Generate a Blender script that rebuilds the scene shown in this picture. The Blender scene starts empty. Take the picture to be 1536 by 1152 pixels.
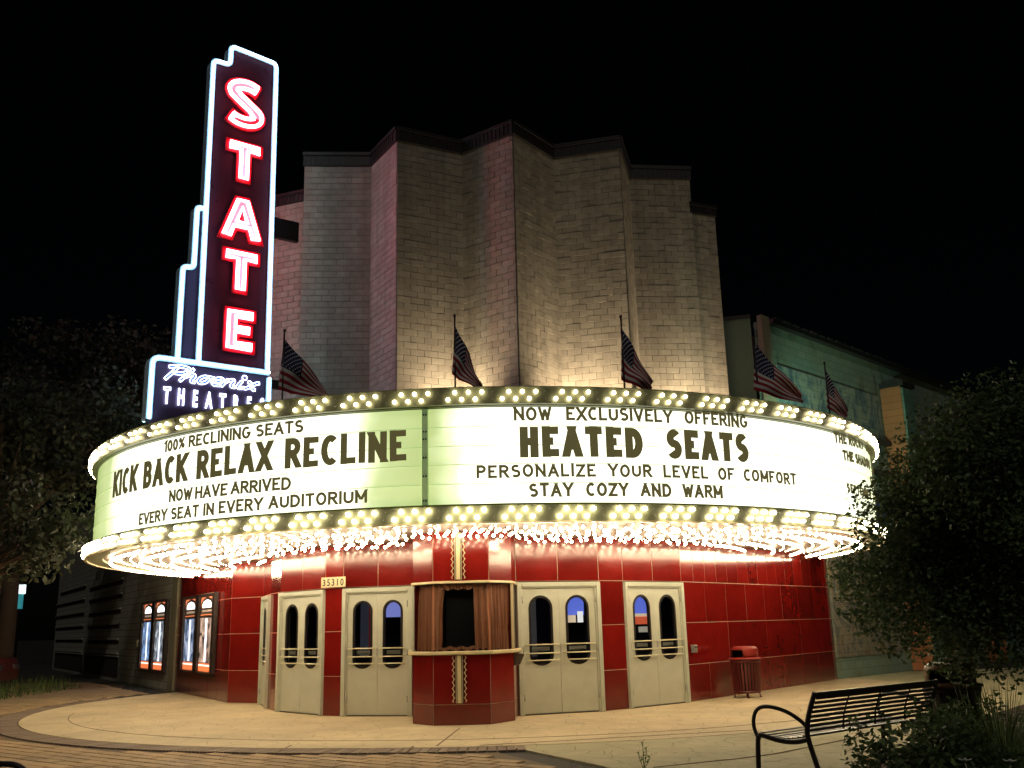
import bpy, bmesh, math, random
import numpy as np
from mathutils import Vector, Matrix
random.seed(7)
RD = math.radians
sc = bpy.context.scene
COL = sc.collection

# ------------------------------------------------------------ camera, sky, added street fill, exposure
EYE = 1.45
F, ROLL, PITCH = 1460.0, 0.0252, math.atan(362 / 1460)
fw = np.array([0, math.cos(PITCH), math.sin(PITCH)]); up = np.array([0, -math.sin(PITCH), math.cos(PITCH)]); rt = np.array([1., 0, 0])
cam = bpy.data.objects.new('camera', bpy.data.cameras.new('camera')); COL.objects.link(cam); sc.camera = cam
cr, sr = math.cos(ROLL), math.sin(ROLL)
cx, cy, cz = rt * cr - up * sr, rt * sr + up * cr, -fw
cam.matrix_world = Matrix(((cx[0], cy[0], cz[0], 0), (cx[1], cy[1], cz[1], 0), (cx[2], cy[2], cz[2], EYE), (0, 0, 0, 1)))
cam.data.sensor_width = 36; cam.data.lens = F / 1536 * 36
cam.data.clip_start = 0.1; cam.data.clip_end = 1500

w = bpy.data.worlds.new("World"); sc.world = w; w.use_nodes = True
wn = w.node_tree; bg = wn.nodes['Background']
sky = wn.nodes.new('ShaderNodeTexSky'); sky.sky_type = 'NISHITA'; sky.sun_disc = False
sky.sun_elevation = RD(43); sky.sun_rotation = RD(176)
wn.links.new(sky.outputs[0], bg.inputs[0]); bg.inputs[1].default_value = 0.00012
sun = bpy.data.lights.new('street_fill', 'SUN'); sun.energy = 0.17; sun.angle = RD(0.5); sun.color = (1, .95, .85)  # added weak sun standing in for street lamps behind the camera
so = bpy.data.objects.new('street_fill', sun); COL.objects.link(so)
so.rotation_euler = Vector((-0.05, 0.72, -0.69)).to_track_quat('-Z', 'Y').to_euler()
sc.view_settings.view_transform = 'Standard'; sc.view_settings.look = 'None'
sc.view_settings.exposure = 0.38; sc.view_settings.gamma = 1
sc.cycles.max_bounces = 6; sc.cycles.sample_clamp_indirect = 6

# ------------------------------------------------------------ surveying helpers: photo pixel -> point on a real surface
def ray(x, y):
    a, b = x - 768, 576 - y
    d = fw * F + rt * (a * cr + b * sr) + up * (-a * sr + b * cr)
    return d / np.linalg.norm(d)
def gp(x, y, z=0.0):
    d = ray(x, y); t = (z - EYE) / d[2]
    return Vector((d[0] * t, d[1] * t, z))
def atd(x, y, dist):
    d = ray(x, y); k = dist / math.hypot(d[0], d[1])
    return Vector((d[0] * k, d[1] * k, EYE + d[2] * k))
def wallpt(P, Q, x, y):            # -> (metres along the wall from P to Q, height)
    ux, uy = Q[0] - P[0], Q[1] - P[1]; L = math.hypot(ux, uy); ux /= L; uy /= L
    nx, ny = uy, -ux; d = ray(x, y)
    t = (P[0] * nx + P[1] * ny) / (d[0] * nx + d[1] * ny)
    px, py = d[0] * t, d[1] * t
    return (px - P[0]) * ux + (py - P[1]) * uy, EYE + d[2] * t
CC = Vector((-0.595, 21.99, 0)); RB, RF = 8.29, 8.17      # centre of the round marquee, band and face radius
def cyl(x, y, R=RF):               # -> (angle round the marquee, height)
    d = ray(x, y); h = math.hypot(d[0], d[1]); dx, dy = d[0] / h, d[1] / h
    b = dx * CC.x + dy * CC.y; c = CC.x ** 2 + CC.y ** 2 - R * R
    D = b * b - c; t = b - math.sqrt(max(D, 0))
    return math.atan2(dx * t - CC.x, -(dy * t - CC.y)), EYE + d[2] / h * t
def rim(th, R, z=0.0): return Vector((CC.x + R * math.sin(th), CC.y - R * math.cos(th), z))

# ------------------------------------------------------------ materials
MATS = {}
def mat(name, col, rough=.6, metal=0.0, emit=None, es=0.0, var=0.0, nscale=8.0, bump=0.0, bscale=40.0, coat=0.0, objvar=0.0, trans=0.0, spec=None, sample=True):
    if name in MATS: return MATS[name]
    m = bpy.data.materials.new(name); m.use_nodes = True; nt = m.node_tree; b = nt.nodes['Principled BSDF']
    b.inputs['Base Color'].default_value = (*col, 1); b.inputs['Roughness'].default_value = rough; b.inputs['Metallic'].default_value = metal
    if coat: b.inputs['Coat Weight'].default_value = coat; b.inputs['Coat Roughness'].default_value = .06
    if spec is not None: b.inputs['Specular IOR Level'].default_value = spec
    if trans: b.inputs['Transmission Weight'].default_value = trans
    if emit: b.inputs['Emission Color'].default_value = (*emit, 1); b.inputs['Emission Strength'].default_value = es
    if not sample: m.cycles.emission_sampling = 'NONE'
    N = nt.nodes.new; Lk = nt.links.new
    if var or bump:
        g = N('ShaderNodeNewGeometry')
    cur = None
    if var:
        no = N('ShaderNodeTexNoise'); no.inputs['Scale'].default_value = nscale; no.inputs['Detail'].default_value = 6; no.inputs['Roughness'].default_value = .65
        Lk(g.outputs['Position'], no.inputs['Vector'])
        mr = N('ShaderNodeMapRange'); mr.inputs[1].default_value = .25; mr.inputs[2].default_value = .75; mr.inputs[3].default_value = 1 - var; mr.inputs[4].default_value = 1 + var * .6
        Lk(no.outputs['Fac'], mr.inputs[0]); cur = mr.outputs[0]
        rr = N('ShaderNodeMapRange'); rr.inputs[1].default_value = .3; rr.inputs[2].default_value = .7; rr.inputs[3].default_value = max(.02, rough * .85); rr.inputs[4].default_value = min(1, rough * 1.2)
        Lk(no.outputs['Fac'], rr.inputs[0]); Lk(rr.outputs[0], b.inputs['Roughness'])
    if objvar:
        oi = N('ShaderNodeObjectInfo'); m2 = N('ShaderNodeMapRange'); m2.inputs[3].default_value = 1 - objvar; m2.inputs[4].default_value = 1 + objvar
        Lk(oi.outputs['Random'], m2.inputs[0])
        if cur is None: cur = m2.outputs[0]
        else:
            mu = N('ShaderNodeMath'); mu.operation = 'MULTIPLY'; Lk(cur, mu.inputs[0]); Lk(m2.outputs[0], mu.inputs[1]); cur = mu.outputs[0]
    if cur is not None:
        vm = N('ShaderNodeVectorMath'); vm.operation = 'SCALE'; vm.inputs[0].default_value = col; Lk(cur, vm.inputs['Scale']); Lk(vm.outputs[0], b.inputs['Base Color'])
    if bump:
        n2 = N('ShaderNodeTexNoise'); n2.inputs['Scale'].default_value = bscale; n2.inputs['Detail'].default_value = 4
        Lk(g.outputs['Position'], n2.inputs['Vector'])
        bp = N('ShaderNodeBump'); bp.inputs['Strength'].default_value = bump; bp.inputs['Distance'].default_value = .01
        Lk(n2.outputs['Fac'], bp.inputs['Height']); Lk(bp.outputs[0], b.inputs['Normal'])
    MATS[name] = m
    return m
M_tile = mat('red_enamel', (.17, .008, .006), .13, var=.26, nscale=2.2, objvar=.18, coat=.12, spec=.4)
M_tiledark = mat('dark_red_enamel', (.16, .012, .008), .2, var=.12, objvar=.12, coat=.3)
M_grout = mat('pale_grout', (.5, .4, .3), .8, var=.2)
M_block = mat('split_block', (.36, .325, .26), .85, var=.22, nscale=5, bump=.5, bscale=60, objvar=.10)
nt = M_block.node_tree; g_ = nt.nodes.new('ShaderNodeNewGeometry'); r_ = nt.nodes.new('ShaderNodeMapRange'); r_.inputs[3].default_value = .87; r_.inputs[4].default_value = 1.12
nt.links.new(g_.outputs['Random Per Island'], r_.inputs[0]); bl_ = [l for l in nt.links if l.to_socket.name == 'Base Color'][0].from_socket
mp0 = nt.nodes.new('ShaderNodeMapping'); mp0.inputs['Scale'].default_value = (2.2, 2.2, .16); nz = nt.nodes.new('ShaderNodeTexNoise'); nz.inputs['Scale'].default_value = 1.3; nz.inputs['Detail'].default_value = 7; nt.links.new(g_.outputs['Position'], mp0.inputs[0]); nt.links.new(mp0.outputs[0], nz.inputs['Vector'])
mz = nt.nodes.new('ShaderNodeMapRange'); mz.inputs[1].default_value = .35; mz.inputs[2].default_value = .6; mz.inputs[3].default_value = .84; mz.inputs[4].default_value = 1.05; nt.links.new(nz.outputs['Fac'], mz.inputs[0]); mq0 = nt.nodes.new('ShaderNodeMath'); mq0.operation = 'MULTIPLY'; nt.links.new(mz.outputs[0], mq0.inputs[0]); nt.links.new(r_.outputs[0], mq0.inputs[1]); r_ = mq0
sv_ = nt.nodes.new('ShaderNodeVectorMath'); sv_.operation = 'SCALE'; nt.links.new(bl_, sv_.inputs[0]); nt.links.new(r_.outputs[0], sv_.inputs['Scale']); nt.links.new(sv_.outputs[0], nt.nodes['Principled BSDF'].inputs['Base Color'])
M_mortar = mat('dark_mortar', (.07, .06, .045), .95, var=.2)
M_coping = mat('dark_coping', (.022, .02, .02), .45, var=.3)
M_door = mat('celadon_paint', (.55, .57, .48), .42, var=.10, nscale=4, bump=.04)
M_frame = mat('frame_paint', (.51, .53, .44), .4, var=.06)
M_rim = mat('black_rubber', (.015, .012, .012), .35)
M_glass = mat('dark_glass', (.02, .022, .026), .04, spec=.6)
M_glassclear = mat('clear_glass', (.9, .93, .95), .02, trans=1.0)
M_bar = mat('cream_bar', (.72, .68, .48), .25, var=.04)
M_cream = mat('cream_trim', (.72, .62, .38), .35, var=.08)
M_black = mat('black_paint', (.012, .012, .012), .4)
M_curtain = mat('copper_curtain', (.62, .27, .15), .45, var=.12, nscale=12)
M_band = mat('olive_band', (.22, .235, .14), .42, metal=.2, var=.22, nscale=2.5)
M_soffit = mat('glossy_soffit', (.11, .065, .045), .55, var=.08, nscale=2)
M_roof = mat('roof_felt', (.08, .075, .07), .95, var=.3)
M_letter = mat('olive_letter', (.08, .07, .03), .4, emit=(.06, .052, .02), es=1.0, var=.25, nscale=6)  # weak emission puts the board light washing over the letters into their colour
M_bulb = mat('lamp_bulb', (1, .9, .7), .3, emit=(1, .83, .56), es=30.0)
M_bulbU = mat('lamp_bulb_upper', (1, .9, .7), .3, emit=(1, .83, .54), es=11.0)
M_bulb2 = mat('lamp_bulb_soffit', (1, .9, .7), .3, emit=(1, .80, .50), es=46.0)
M_signface = mat('maroon_sign_face', (.10, .028, .05), .3, var=.15, nscale=2)
M_signpurple = mat('plum_sign_face', (.09, .06, .12), .35, var=.15, nscale=2)
M_signedge = mat('pale_blue_edge', (.42, .58, .70), .4, var=.1)
M_neonW = mat('neon_white_tube', (1, 1, 1), .3, emit=(.50, .77, 1.0), es=7.0)
M_neonRb = mat('dim_back_red_tube', (1, .5, .5), .3, emit=(1, .20, .26), es=5.0)  # back letter tubes set dimmer to keep pink light off the tower
M_neonWb = mat('dim_back_white_tube', (1, 1, 1), .3, emit=(.45, .85, .90), es=6.0)  # back border tubes set weaker so less of their light reaches the tower
M_neonR = mat('neon_red_tube', (1, .5, .5), .3, emit=(1, .23, .30), es=13)
M_neonB = mat('neon_small_tube', (1, 1, 1), .3, emit=(.66, .76, 1.0), es=5.0)
M_chanR = mat('red_channel', (.62, .012, .03), .35)
M_chanB = mat('blue_channel', (.02, .09, .42), .35)
M_pole = mat('dark_pole', (.06, .03, .025), .4)
M_iron = mat('dark_iron', (.022, .014, .012), .42, var=.2)
M_trash = mat('oxblood_metal', (.11, .017, .015), .42, var=.15)
M_trashlid = mat('red_lid', (.30, .025, .02), .35, var=.12)
M_steel = mat('steel', (.4, .4, .38), .4, metal=.6)

# ------------------------------------------------------------ geometry helpers
def link(o, parent=None):
    COL.objects.link(o)
    if parent is not None: o.parent = parent
    return o
def empty(name, loc, label=None, cat=None, group=None, rz=0.0, parent=None):
    o = bpy.data.objects.new(name, None); o.empty_display_size = .2; o.location = loc; o.rotation_euler = (0, 0, rz)
    link(o, parent); tag(o, label, cat, group); return o
def tag(o, label=None, cat=None, group=None, kind=None):
    if label: o['label'] = label
    if cat: o['category'] = cat
    if group: o['group'] = group
    if kind: o['kind'] = kind
    return o
class MB:
    def __init__(s): s.v = []; s.f = []; s.s = []
    def add(s, vs, fs, smooth=False):
        n = len(s.v); s.v += [tuple(v) for v in vs]; s.f += [tuple(i + n for i in f) for f in fs]; s.s += [smooth] * len(fs); return s
    def box(s, x0, x1, y0, y1, z0, z1, T=None):
        vs = [(x, y, z) for x in (x0, x1) for y in (y0, y1) for z in (z0, z1)]
        if T is not None: vs = [T @ Vector(v) for v in vs]
        return s.add(vs, [(0, 1, 3, 2), (4, 6, 7, 5), (0, 4, 5, 1), (2, 3, 7, 6), (0, 2, 6, 4), (1, 5, 7, 3)])
    def bbox(s, x0, x1, y0, y1, z0, z1, b=.004, T=None):     # box with its front (y0) edges chamfered
        vs = [(x0, y0 + b, z0), (x1, y0 + b, z0), (x1, y0 + b, z1), (x0, y0 + b, z1), (x0 + b, y0, z0 + b), (x1 - b, y0, z0 + b), (x1 - b, y0, z1 - b), (x0 + b, y0, z1 - b),
              (x0, y1, z0), (x1, y1, z0), (x1, y1, z1), (x0, y1, z1)]
        if T is not None: vs = [T @ Vector(v) for v in vs]
        return s.add(vs, [(4, 5, 6, 7), (0, 1, 5, 4), (1, 2, 6, 5), (2, 3, 7, 6), (3, 0, 4, 7), (1, 0, 8, 9), (2, 1, 9, 10), (3, 2, 10, 11), (0, 3, 11, 8)])
    def tube(s, pts, r, n=8, closed=False, caps=True):
        P = [Vector(p) for p in pts]; m = len(P); rings = []; last = None
        rs = r if isinstance(r, (list, tuple)) else [r] * m
        for i in range(m):
            if closed: t = (P[(i + 1) % m] - P[i - 1])
            else: t = P[min(i + 1, m - 1)] - P[max(i - 1, 0)]
            t = t.normalized() if t.length > 1e-9 else Vector((0, 0, 1))
            if last is None:
                a = Vector((0, 0, 1)) if abs(t.z) < .9 else Vector((1, 0, 0)); e = t.cross(a).normalized()
            else:
                e = (last - t * last.dot(t)); e = e.normalized() if e.length > 1e-6 else t.orthogonal().normalized()
            last = e; g = t.cross(e)
            rings.append([P[i] + (e * math.cos(2 * math.pi * k / n) + g * math.sin(2 * math.pi * k / n)) * rs[i] for k in range(n)])
        vs = [v for rg in rings for v in rg]; fs = []
        for i in range(m if closed else m - 1):
            a, b = i * n, ((i + 1) % m) * n
            fs += [(a + k, a + (k + 1) % n, b + (k + 1) % n, b + k) for k in range(n)]
        if caps and not closed: fs += [tuple(range(n))[::-1], tuple(range((m - 1) * n, m * n))]
        return s.add(vs, fs, True)
    def lathe(s, prof, n=24, c=(0, 0, 0), smooth=True, sx=1.0, sy=1.0):
        vs = [(c[0] + r * math.cos(2 * math.pi * k / n) * sx, c[1] + r * math.sin(2 * math.pi * k / n) * sy, c[2] + z) for r, z in prof for k in range(n)]
        fs = [(i * n + k, i * n + (k + 1) % n, (i + 1) * n + (k + 1) % n, (i + 1) * n + k) for i in range(len(prof) - 1) for k in range(n)]
        return s.add(vs, fs, smooth)
    def prism(s, pts, z0, z1, top=True, bottom=True):
        n = len(pts); vs = [(p[0], p[1], z0) for p in pts] + [(p[0], p[1], z1) for p in pts]
        fs = [(i, (i + 1) % n, n + (i + 1) % n, n + i) for i in range(n)]
        if top: fs.append(tuple(range(n, 2 * n)))
        if bottom: fs.append(tuple(range(n))[::-1])
        return s.add(vs, fs)
    def mesh(s, name, m=None):
        me = bpy.data.meshes.new(name); me.from_pydata(s.v, [], s.f); me.polygons.foreach_set('use_smooth', s.s)
        if m is not None: me.materials.append(m)
        me.update(); return me
    def build(s, name, m, parent=None, loc=(0, 0, 0), rz=0.0):
        o = bpy.data.objects.new(name, s.mesh(name, m)); o.location = loc; o.rotation_euler = (0, 0, rz); return link(o, parent)
def obj(name, me, parent=None, loc=(0, 0, 0), rz=0.0, m=None):
    o = bpy.data.objects.new(name, me); o.location = loc; o.rotation_euler = (0, 0, rz)
    return link(o, parent)
def plate(loops, depth, m, name='plate', bevel=0.0):   # outline with holes in XZ, front towards -y, flat slab of given depth
    cu = bpy.data.curves.new(name, 'CURVE'); cu.dimensions = '2D'; cu.fill_mode = 'BOTH'; cu.extrude = depth / 2; cu.bevel_depth = bevel
    for lp in loops:
        sp = cu.splines.new('POLY'); sp.points.add(len(lp) - 1); sp.use_cyclic_u = True
        for i, (x, z) in enumerate(lp): sp.points[i].co = (x, z, 0, 1)
    return curve_mesh(cu, m, name, depth / 2)
def curve_mesh(cu, m, name, back=0.0):
    o = bpy.data.objects.new(name, cu); me = bpy.data.meshes.new_from_object(o); bpy.data.objects.remove(o); bpy.data.curves.remove(cu)
    me.transform(Matrix(((1, 0, 0, 0), (0, 0, -1, back), (0, 1, 0, 0), (0, 0, 0, 1))))
    me.materials.clear(); me.materials.append(m); me.name = name; return me
GL = {}
def glyph(ch, bold, depth, m, key):
    k = (ch, bold, depth, key)
    if k not in GL:
        cu = bpy.data.curves.new('glyph', 'FONT'); cu.body = ch; cu.size = 1; cu.offset = bold; cu.extrude = depth / 2; cu.resolution_u = 4
        me = curve_mesh(cu, m, 'letter', depth / 2)
        xs = [v.co.x for v in me.vertices]; zs = [v.co.z for v in me.vertices]
        x0, x1 = min(xs), max(xs); me.transform(Matrix.Translation((-(x0 + x1) / 2, 0, 0)))
        GL[k] = (me, x1 - x0, min(zs), max(zs))
    return GL[k]
def text_mesh(body, size, m, depth=.01, bold=0.0, sx=1.0, outline=None, shear=0.0, spacing=1.0):
    cu = bpy.data.curves.new('t', 'FONT'); cu.body = body; cu.size = size; cu.offset = bold; cu.shear = shear; cu.space_character = spacing; cu.align_x = 'CENTER'
    if outline: cu.fill_mode = 'NONE'; cu.bevel_depth = outline; cu.resolution_u = 3; cu.bevel_resolution = 1
    else: cu.extrude = depth / 2
    me = curve_mesh(cu, m, 'lettering', depth / 2)
    me.transform(Matrix.Diagonal((sx, 1, 1, 1))); return me
MC = {}
def tile_mesh(wd, h, m, t=.02, b=.004, name='tile'):
    k = (round(wd, 3), round(h, 3), m.name, t)
    if k not in MC: MC[k] = MB().bbox(0, wd, -t, 0, 0, h, b).mesh(name, m)
    return MC[k]
def seg(P, Q):
    dx, dy = Q[0] - P[0], Q[1] - P[1]; return math.hypot(dx, dy), math.atan2(dy, dx)

# ================================================================= GROUND
M_asphalt = mat('dark_ground', (.045, .042, .036), .9, var=.3, nscale=1.5, bump=.4)
MB().add([(-400, -60, -.03), (400, -60, -.03), (400, 500, -.03), (-400, 500, -.03)], [(0, 1, 2, 3)]).build('ground', M_asphalt)['kind'] = 'structure'

def stone_mat(name, col, dark, rough=.75):
    m = bpy.data.materials.new(name); m.use_nodes = True; nt = m.node_tree; b = nt.nodes['Principled BSDF']; N = nt.nodes.new; Lk = nt.links.new
    g = N('ShaderNodeNewGeometry'); n1 = N('ShaderNodeTexNoise'); n1.inputs['Scale'].default_value = .7; n1.inputs['Detail'].default_value = 8; n1.inputs['Roughness'].default_value = .7
    v = N('ShaderNodeTexVoronoi'); v.feature = 'DISTANCE_TO_EDGE'; v.inputs['Scale'].default_value = 2.6; v.inputs['Randomness'].default_value = .85
    Lk(g.outputs['Position'], n1.inputs['Vector'])
    wv = N('ShaderNodeVectorMath'); wv.operation = 'ADD'; n3 = N('ShaderNodeTexNoise'); n3.inputs['Scale'].default_value = 3; Lk(g.outputs['Position'], n3.inputs['Vector'])
    sv = N('ShaderNodeVectorMath'); sv.operation = 'SCALE'; sv.inputs['Scale'].default_value = .12; Lk(n3.outputs['Color'], sv.inputs[0]); Lk(g.outputs['Position'], wv.inputs[0]); Lk(sv.outputs[0], wv.inputs[1]); Lk(wv.outputs[0], v.inputs['Vector'])
    st = N('ShaderNodeMapRange'); st.inputs[1].default_value = 0; st.inputs[2].default_value = .03; Lk(v.outputs['Distance'], st.inputs[0])
    mx = N('ShaderNodeMix'); mx.data_type = 'RGBA'; mx.inputs[6].default_value = (*dark, 1); mx.inputs[7].default_value = (*col, 1)
    mr = N('ShaderNodeMapRange'); mr.inputs[1].default_value = .3; mr.inputs[2].default_value = .62; Lk(n1.outputs['Fac'], mr.inputs[0]); Lk(mr.outputs[0], mx.inputs[0])
    ml = N('ShaderNodeMix'); ml.data_type = 'RGBA'; ml.blend_type = 'MULTIPLY'; ml.inputs[0].default_value = .16
    Lk(mx.outputs[2], ml.inputs[6]); Lk(st.outputs[0], ml.inputs[7])
    v2 = N('ShaderNodeTexVoronoi'); v2.inputs['Scale'].default_value = 1.7; Lk(wv.outputs[0], v2.inputs['Vector']); gs = N('ShaderNodeMapRange'); gs.inputs[1].default_value = .035; gs.inputs[2].default_value = .06; gs.inputs[3].default_value = .55; Lk(v2.outputs['Distance'], gs.inputs[0])
    n5 = N('ShaderNodeTexNoise'); n5.inputs['Scale'].default_value = .28; n5.inputs['Detail'].default_value = 10; n5.inputs['Roughness'].default_value = .75; Lk(g.outputs['Position'], n5.inputs['Vector']); g5 = N('ShaderNodeMapRange'); g5.inputs[1].default_value = .42; g5.inputs[2].default_value = .58; g5.inputs[3].default_value = .78; Lk(n5.outputs['Fac'], g5.inputs[0])
    mm_ = N('ShaderNodeMath'); mm_.operation = 'MULTIPLY'; Lk(gs.outputs[0], mm_.inputs[0]); Lk(g5.outputs[0], mm_.inputs[1])
    sc_ = N('ShaderNodeVectorMath'); sc_.operation = 'SCALE'; Lk(ml.outputs[2], sc_.inputs[0]); Lk(mm_.outputs[0], sc_.inputs['Scale']); Lk(sc_.outputs[0], b.inputs['Base Color']); b.inputs['Roughness'].default_value = rough
    n2 = N('ShaderNodeTexNoise'); n2.inputs['Scale'].default_value = 45; n2.inputs['Detail'].default_value = 5; Lk(g.outputs['Position'], n2.inputs['Vector'])
    ad = N('ShaderNodeMath'); ad.operation = 'MULTIPLY_ADD'; ad.inputs[1].default_value = .35; Lk(n2.outputs['Fac'], ad.inputs[0]); Lk(st.outputs[0], ad.inputs[2])
    bp = N('ShaderNodeBump'); bp.inputs['Strength'].default_value = .6; bp.inputs['Distance'].default_value = .012; Lk(ad.outputs[0], bp.inputs['Height']); Lk(bp.outputs[0], b.inputs['Normal'])
    return m
M_slab = stone_mat('stamped_concrete', (.66, .56, .36), (.54, .45, .28))
M_walk = stone_mat('plain_concrete', (.50, .46, .28), (.40, .37, .22))
M_paver = mat('tan_paver', (.50, .35, .20), .8, var=.3, nscale=1.2, objvar=.16, bump=.3)
M_paverd = mat('dark_paver', (.24, .18, .135), .8, var=.25, objvar=.15)
M_joint = mat('joint_dirt', (.17, .12, .075), .95, var=.2)
# round stamped slab under the marquee, then the straight walk on the right
RS = 9.15
ring = [rim(RD(a), RS) for a in range(-180, 180, 3)]
MB().prism([(p.x, p.y) for p in ring], -.05, .0).build('entrance_slab', M_slab)['kind'] = 'structure'
pc = gp(735, 1127); pe = gp(850, 1151)
dv = (pe - pc); dv = dv / dv.length
# walk: quad right of the corner joint line, 4 mm lower than the slab
wk = [(pc.x, pc.y + .9), (pc.x + dv.x * 14, pc.y + dv.y * 14), (40, -6), (40, 31), (8.2, 27), (7.0, 22)]
MB().prism([(x, y) for x, y in wk], -.06, -.004).build('right_walk', M_walk)['kind'] = 'structure'
jt = MB()
def strip(pts, wd, z0=-.001, z1=.003):
    P = [Vector((p[0], p[1], 0)) for p in pts]
    for a, b in zip(P[:-1], P[1:]):
        d = (b - a).normalized(); n = Vector((-d.y, d.x, 0)) * wd / 2
        vs = [a - n, b - n, b + n, a + n]; jt.add([(v.x, v.y, z0) for v in vs] + [(v.x, v.y, z1) for v in vs], [(4, 5, 6, 7), (0, 1, 5, 4), (1, 2, 6, 5), (2, 3, 7, 6), (3, 0, 4, 7)])
strip([rim(RD(a), 8.35) for a in range(-75, 40, 3)], .014)
for px in [((690, 1092), (655, 1119)), ((1160, 1131), (1300, 1103)), ((1090, 1140), (1160, 1131)), ((980, 1151), (1095, 1139)), ((720, 1118), (1130, 1095)), ((610, 1128), (620, 1119)), ((420, 1126), (437, 1118))]:
    strip([gp(*px[0]), gp(*px[1])], .022)
jt.build('slab_joints', M_joint)['kind'] = 'structure'
# curved dark soldier course round the slab
bo = empty('paver_border', (0, 0, 0)); bo['kind'] = 'structure'
k = 0
for i in range(150):
    a = -104 + i * .72
    if a > 4: break
    T = rim(RD(a), RS + .03)
    o = obj('paver', MC.setdefault('bpav', MB().box(.006, .11, -.42, 0, -.03, .001).mesh('paver', M_paverd)), bo, (T.x, T.y, random.uniform(-.003, .001)), RD(a))
# tan pavers: running bond; the 300 nearest are objects, the rest one joined part
pv = empty('paver_plaza', (0, 0, 0)); pv['kind'] = 'structure'
MB().prism([(-26, 6), (pc.x + 3.2, 6), (pc.x + .12, pc.y), (-.5, 14), (-8, 18), (-12, 31), (-26, 40)], -.055, -.022).build('sand_bed', M_joint, pv)
ang = RD(-38); ca, sa = math.cos(ang), math.sin(ang); cand = []
for i in range(-70, 70):
    for j in range(-110, 110):
        lx, ly = (i + (.5 if j % 2 else 0)) * .40, j * .20
        x, y = lx * ca - ly * sa - 5, lx * sa + ly * ca + 16
        if y < 9.5 or y > 33 or x < -24 or x > 3: continue
        if (x - CC.x) ** 2 + (y - CC.y) ** 2 < (RS + .62) ** 2: continue
        if x < -9.3 and (x + 9.3) * .84 + (y - 26.2) * .53 > -.4: continue
        if x > pc.x - .1 and (x - pc.x) * dv.y - (y - pc.y) * dv.x < .15: continue
        if abs(math.degrees(math.atan2(x, y))) > 33: continue
        cand.append((math.hypot(x, y), x, y))
cand.sort(); pm = MB().bbox(0, .385, 0, .185, 0, .02).mesh('t', M_paver)
pm = MB().add([(-.19, -.091, -.02), (.19, -.091, -.02), (.19, .091, -.02), (-.19, .091, -.02), (-.185, -.086, 0), (.185, -.086, 0), (.185, .086, 0), (-.185, .086, 0)],
              [(4, 5, 6, 7), (0, 1, 5, 4), (1, 2, 6, 5), (2, 3, 7, 6), (3, 0, 4, 7)]).mesh('paver', M_paver)
rest = MB()
for n, (d, x, y) in enumerate(cand):
    z = -.002 + random.uniform(-.003, .002)
    if n < 290: obj('paver', pm, pv, (x, y, z), ang)
    else:
        T = Matrix.Translation((x, y, z)) @ Matrix.Rotation(ang, 4, 'Z')
        rest.add([T @ Vector(v) for v in [(-.19, -.091, -.02), (.19, -.091, -.02), (.19, .091, -.02), (-.19, .091, -.02), (-.185, -.086, 0), (.185, -.086, 0), (.185, .086, 0), (-.185, .086, 0)]], [(4, 5, 6, 7), (0, 1, 5, 4), (1, 2, 6, 5), (2, 3, 7, 6), (3, 0, 4, 7)])
tag(rest.build('farther_pavers', M_paver, pv), kind='stuff')

# ================================================================= PLEATED TOWER
HT = 14.9
def ath(x, y, h):
    d = ray(x, y); return atd(x, y, (h - EYE) / (d[2] / math.hypot(d[0], d[1])))
tp = [ath(x, y, HT) for x, y in ((457, 250), (558, 250), (596, 212), (693, 232), (769, 202), (830, 239), (929, 225), (943, 268), (1034.5, 270))]
tp = [Vector((p.x, p.y, 0)) for p in tp]
DI = math.hypot(tp[-1].x, tp[-1].y) + .02
PI_, PJ = atd(1035, 320, DI), atd(1072, 326, DI)
HJ = PI_.z; PI_.z = 0; PJ = ath(1072, 326, HJ); PJ.z = 0
PK = atd(372, 300, 28.9); HK = atd(445, 297, 27.5).z; PK.z = 0
PA = Vector((tp[0].x + .02, tp[0].y + .35, 0))
tw = empty('pleated_tower', (tp[4].x, tp[4].y + 2, 4.7), 'tall beige block tower of folded pleats with dark coping, above the round marquee', 'tower')
TO = Vector(tw.location)
def loc(v): return Vector(v) - TO
core = MB()
pts = [(p.x, p.y) for p in tp] + [(tp[-1].x, 33), (tp[0].x, 33)]
core.prism([(x - TO.x, y - TO.y) for x, y in pts], 0, HT - TO.z)
core.prism([(x - TO.x, y - TO.y) for x, y in [(PI_.x, PI_.y), (PJ.x, PJ.y), (PJ.x + .3, 33), (PI_.x, 33)]], 0, HJ - TO.z)
core.prism([(x - TO.x, y - TO.y) for x, y in [(PK.x, PK.y), (PA.x, PA.y), (PA.x + .2, 32), (PK.x, 32)]], 0, HK - TO.z)
core.build('core', M_mortar, tw)
faces = [(tp[i], tp[i + 1], HT, f) for i, f in enumerate([1] * 8)] + [(PI_, PJ, HJ, 1), (PK, PA, HK, 1)]
BH, BL = .185, .40; small = []; bigc = []
for P, Q, H, _ in faces:
    L, rz = seg(P, Q); rows = int((H - 6.2) / BH)
    for r in range(rows):
        z = H - (r + 1) * BH; x = 0 if r % 2 else -BL / 2
        while x < L - .01:
            a, b = max(x, 0.0), min(x + BL, L)
            if b - a > .05: (bigc if (z < 12 and z > 7.4) else small).append((P, rz, a, b - a, z))
            x += BL
def bdist(c):
    P, rz, a, wd, z = c; return math.hypot(P.x + math.cos(rz) * a, P.y + math.sin(rz) * a) + (3 if wd < .38 else 0) + (z - 7.4) * .45
bigc.sort(key=bdist); small += bigc[290:]; bigc = bigc[:290]
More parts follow.
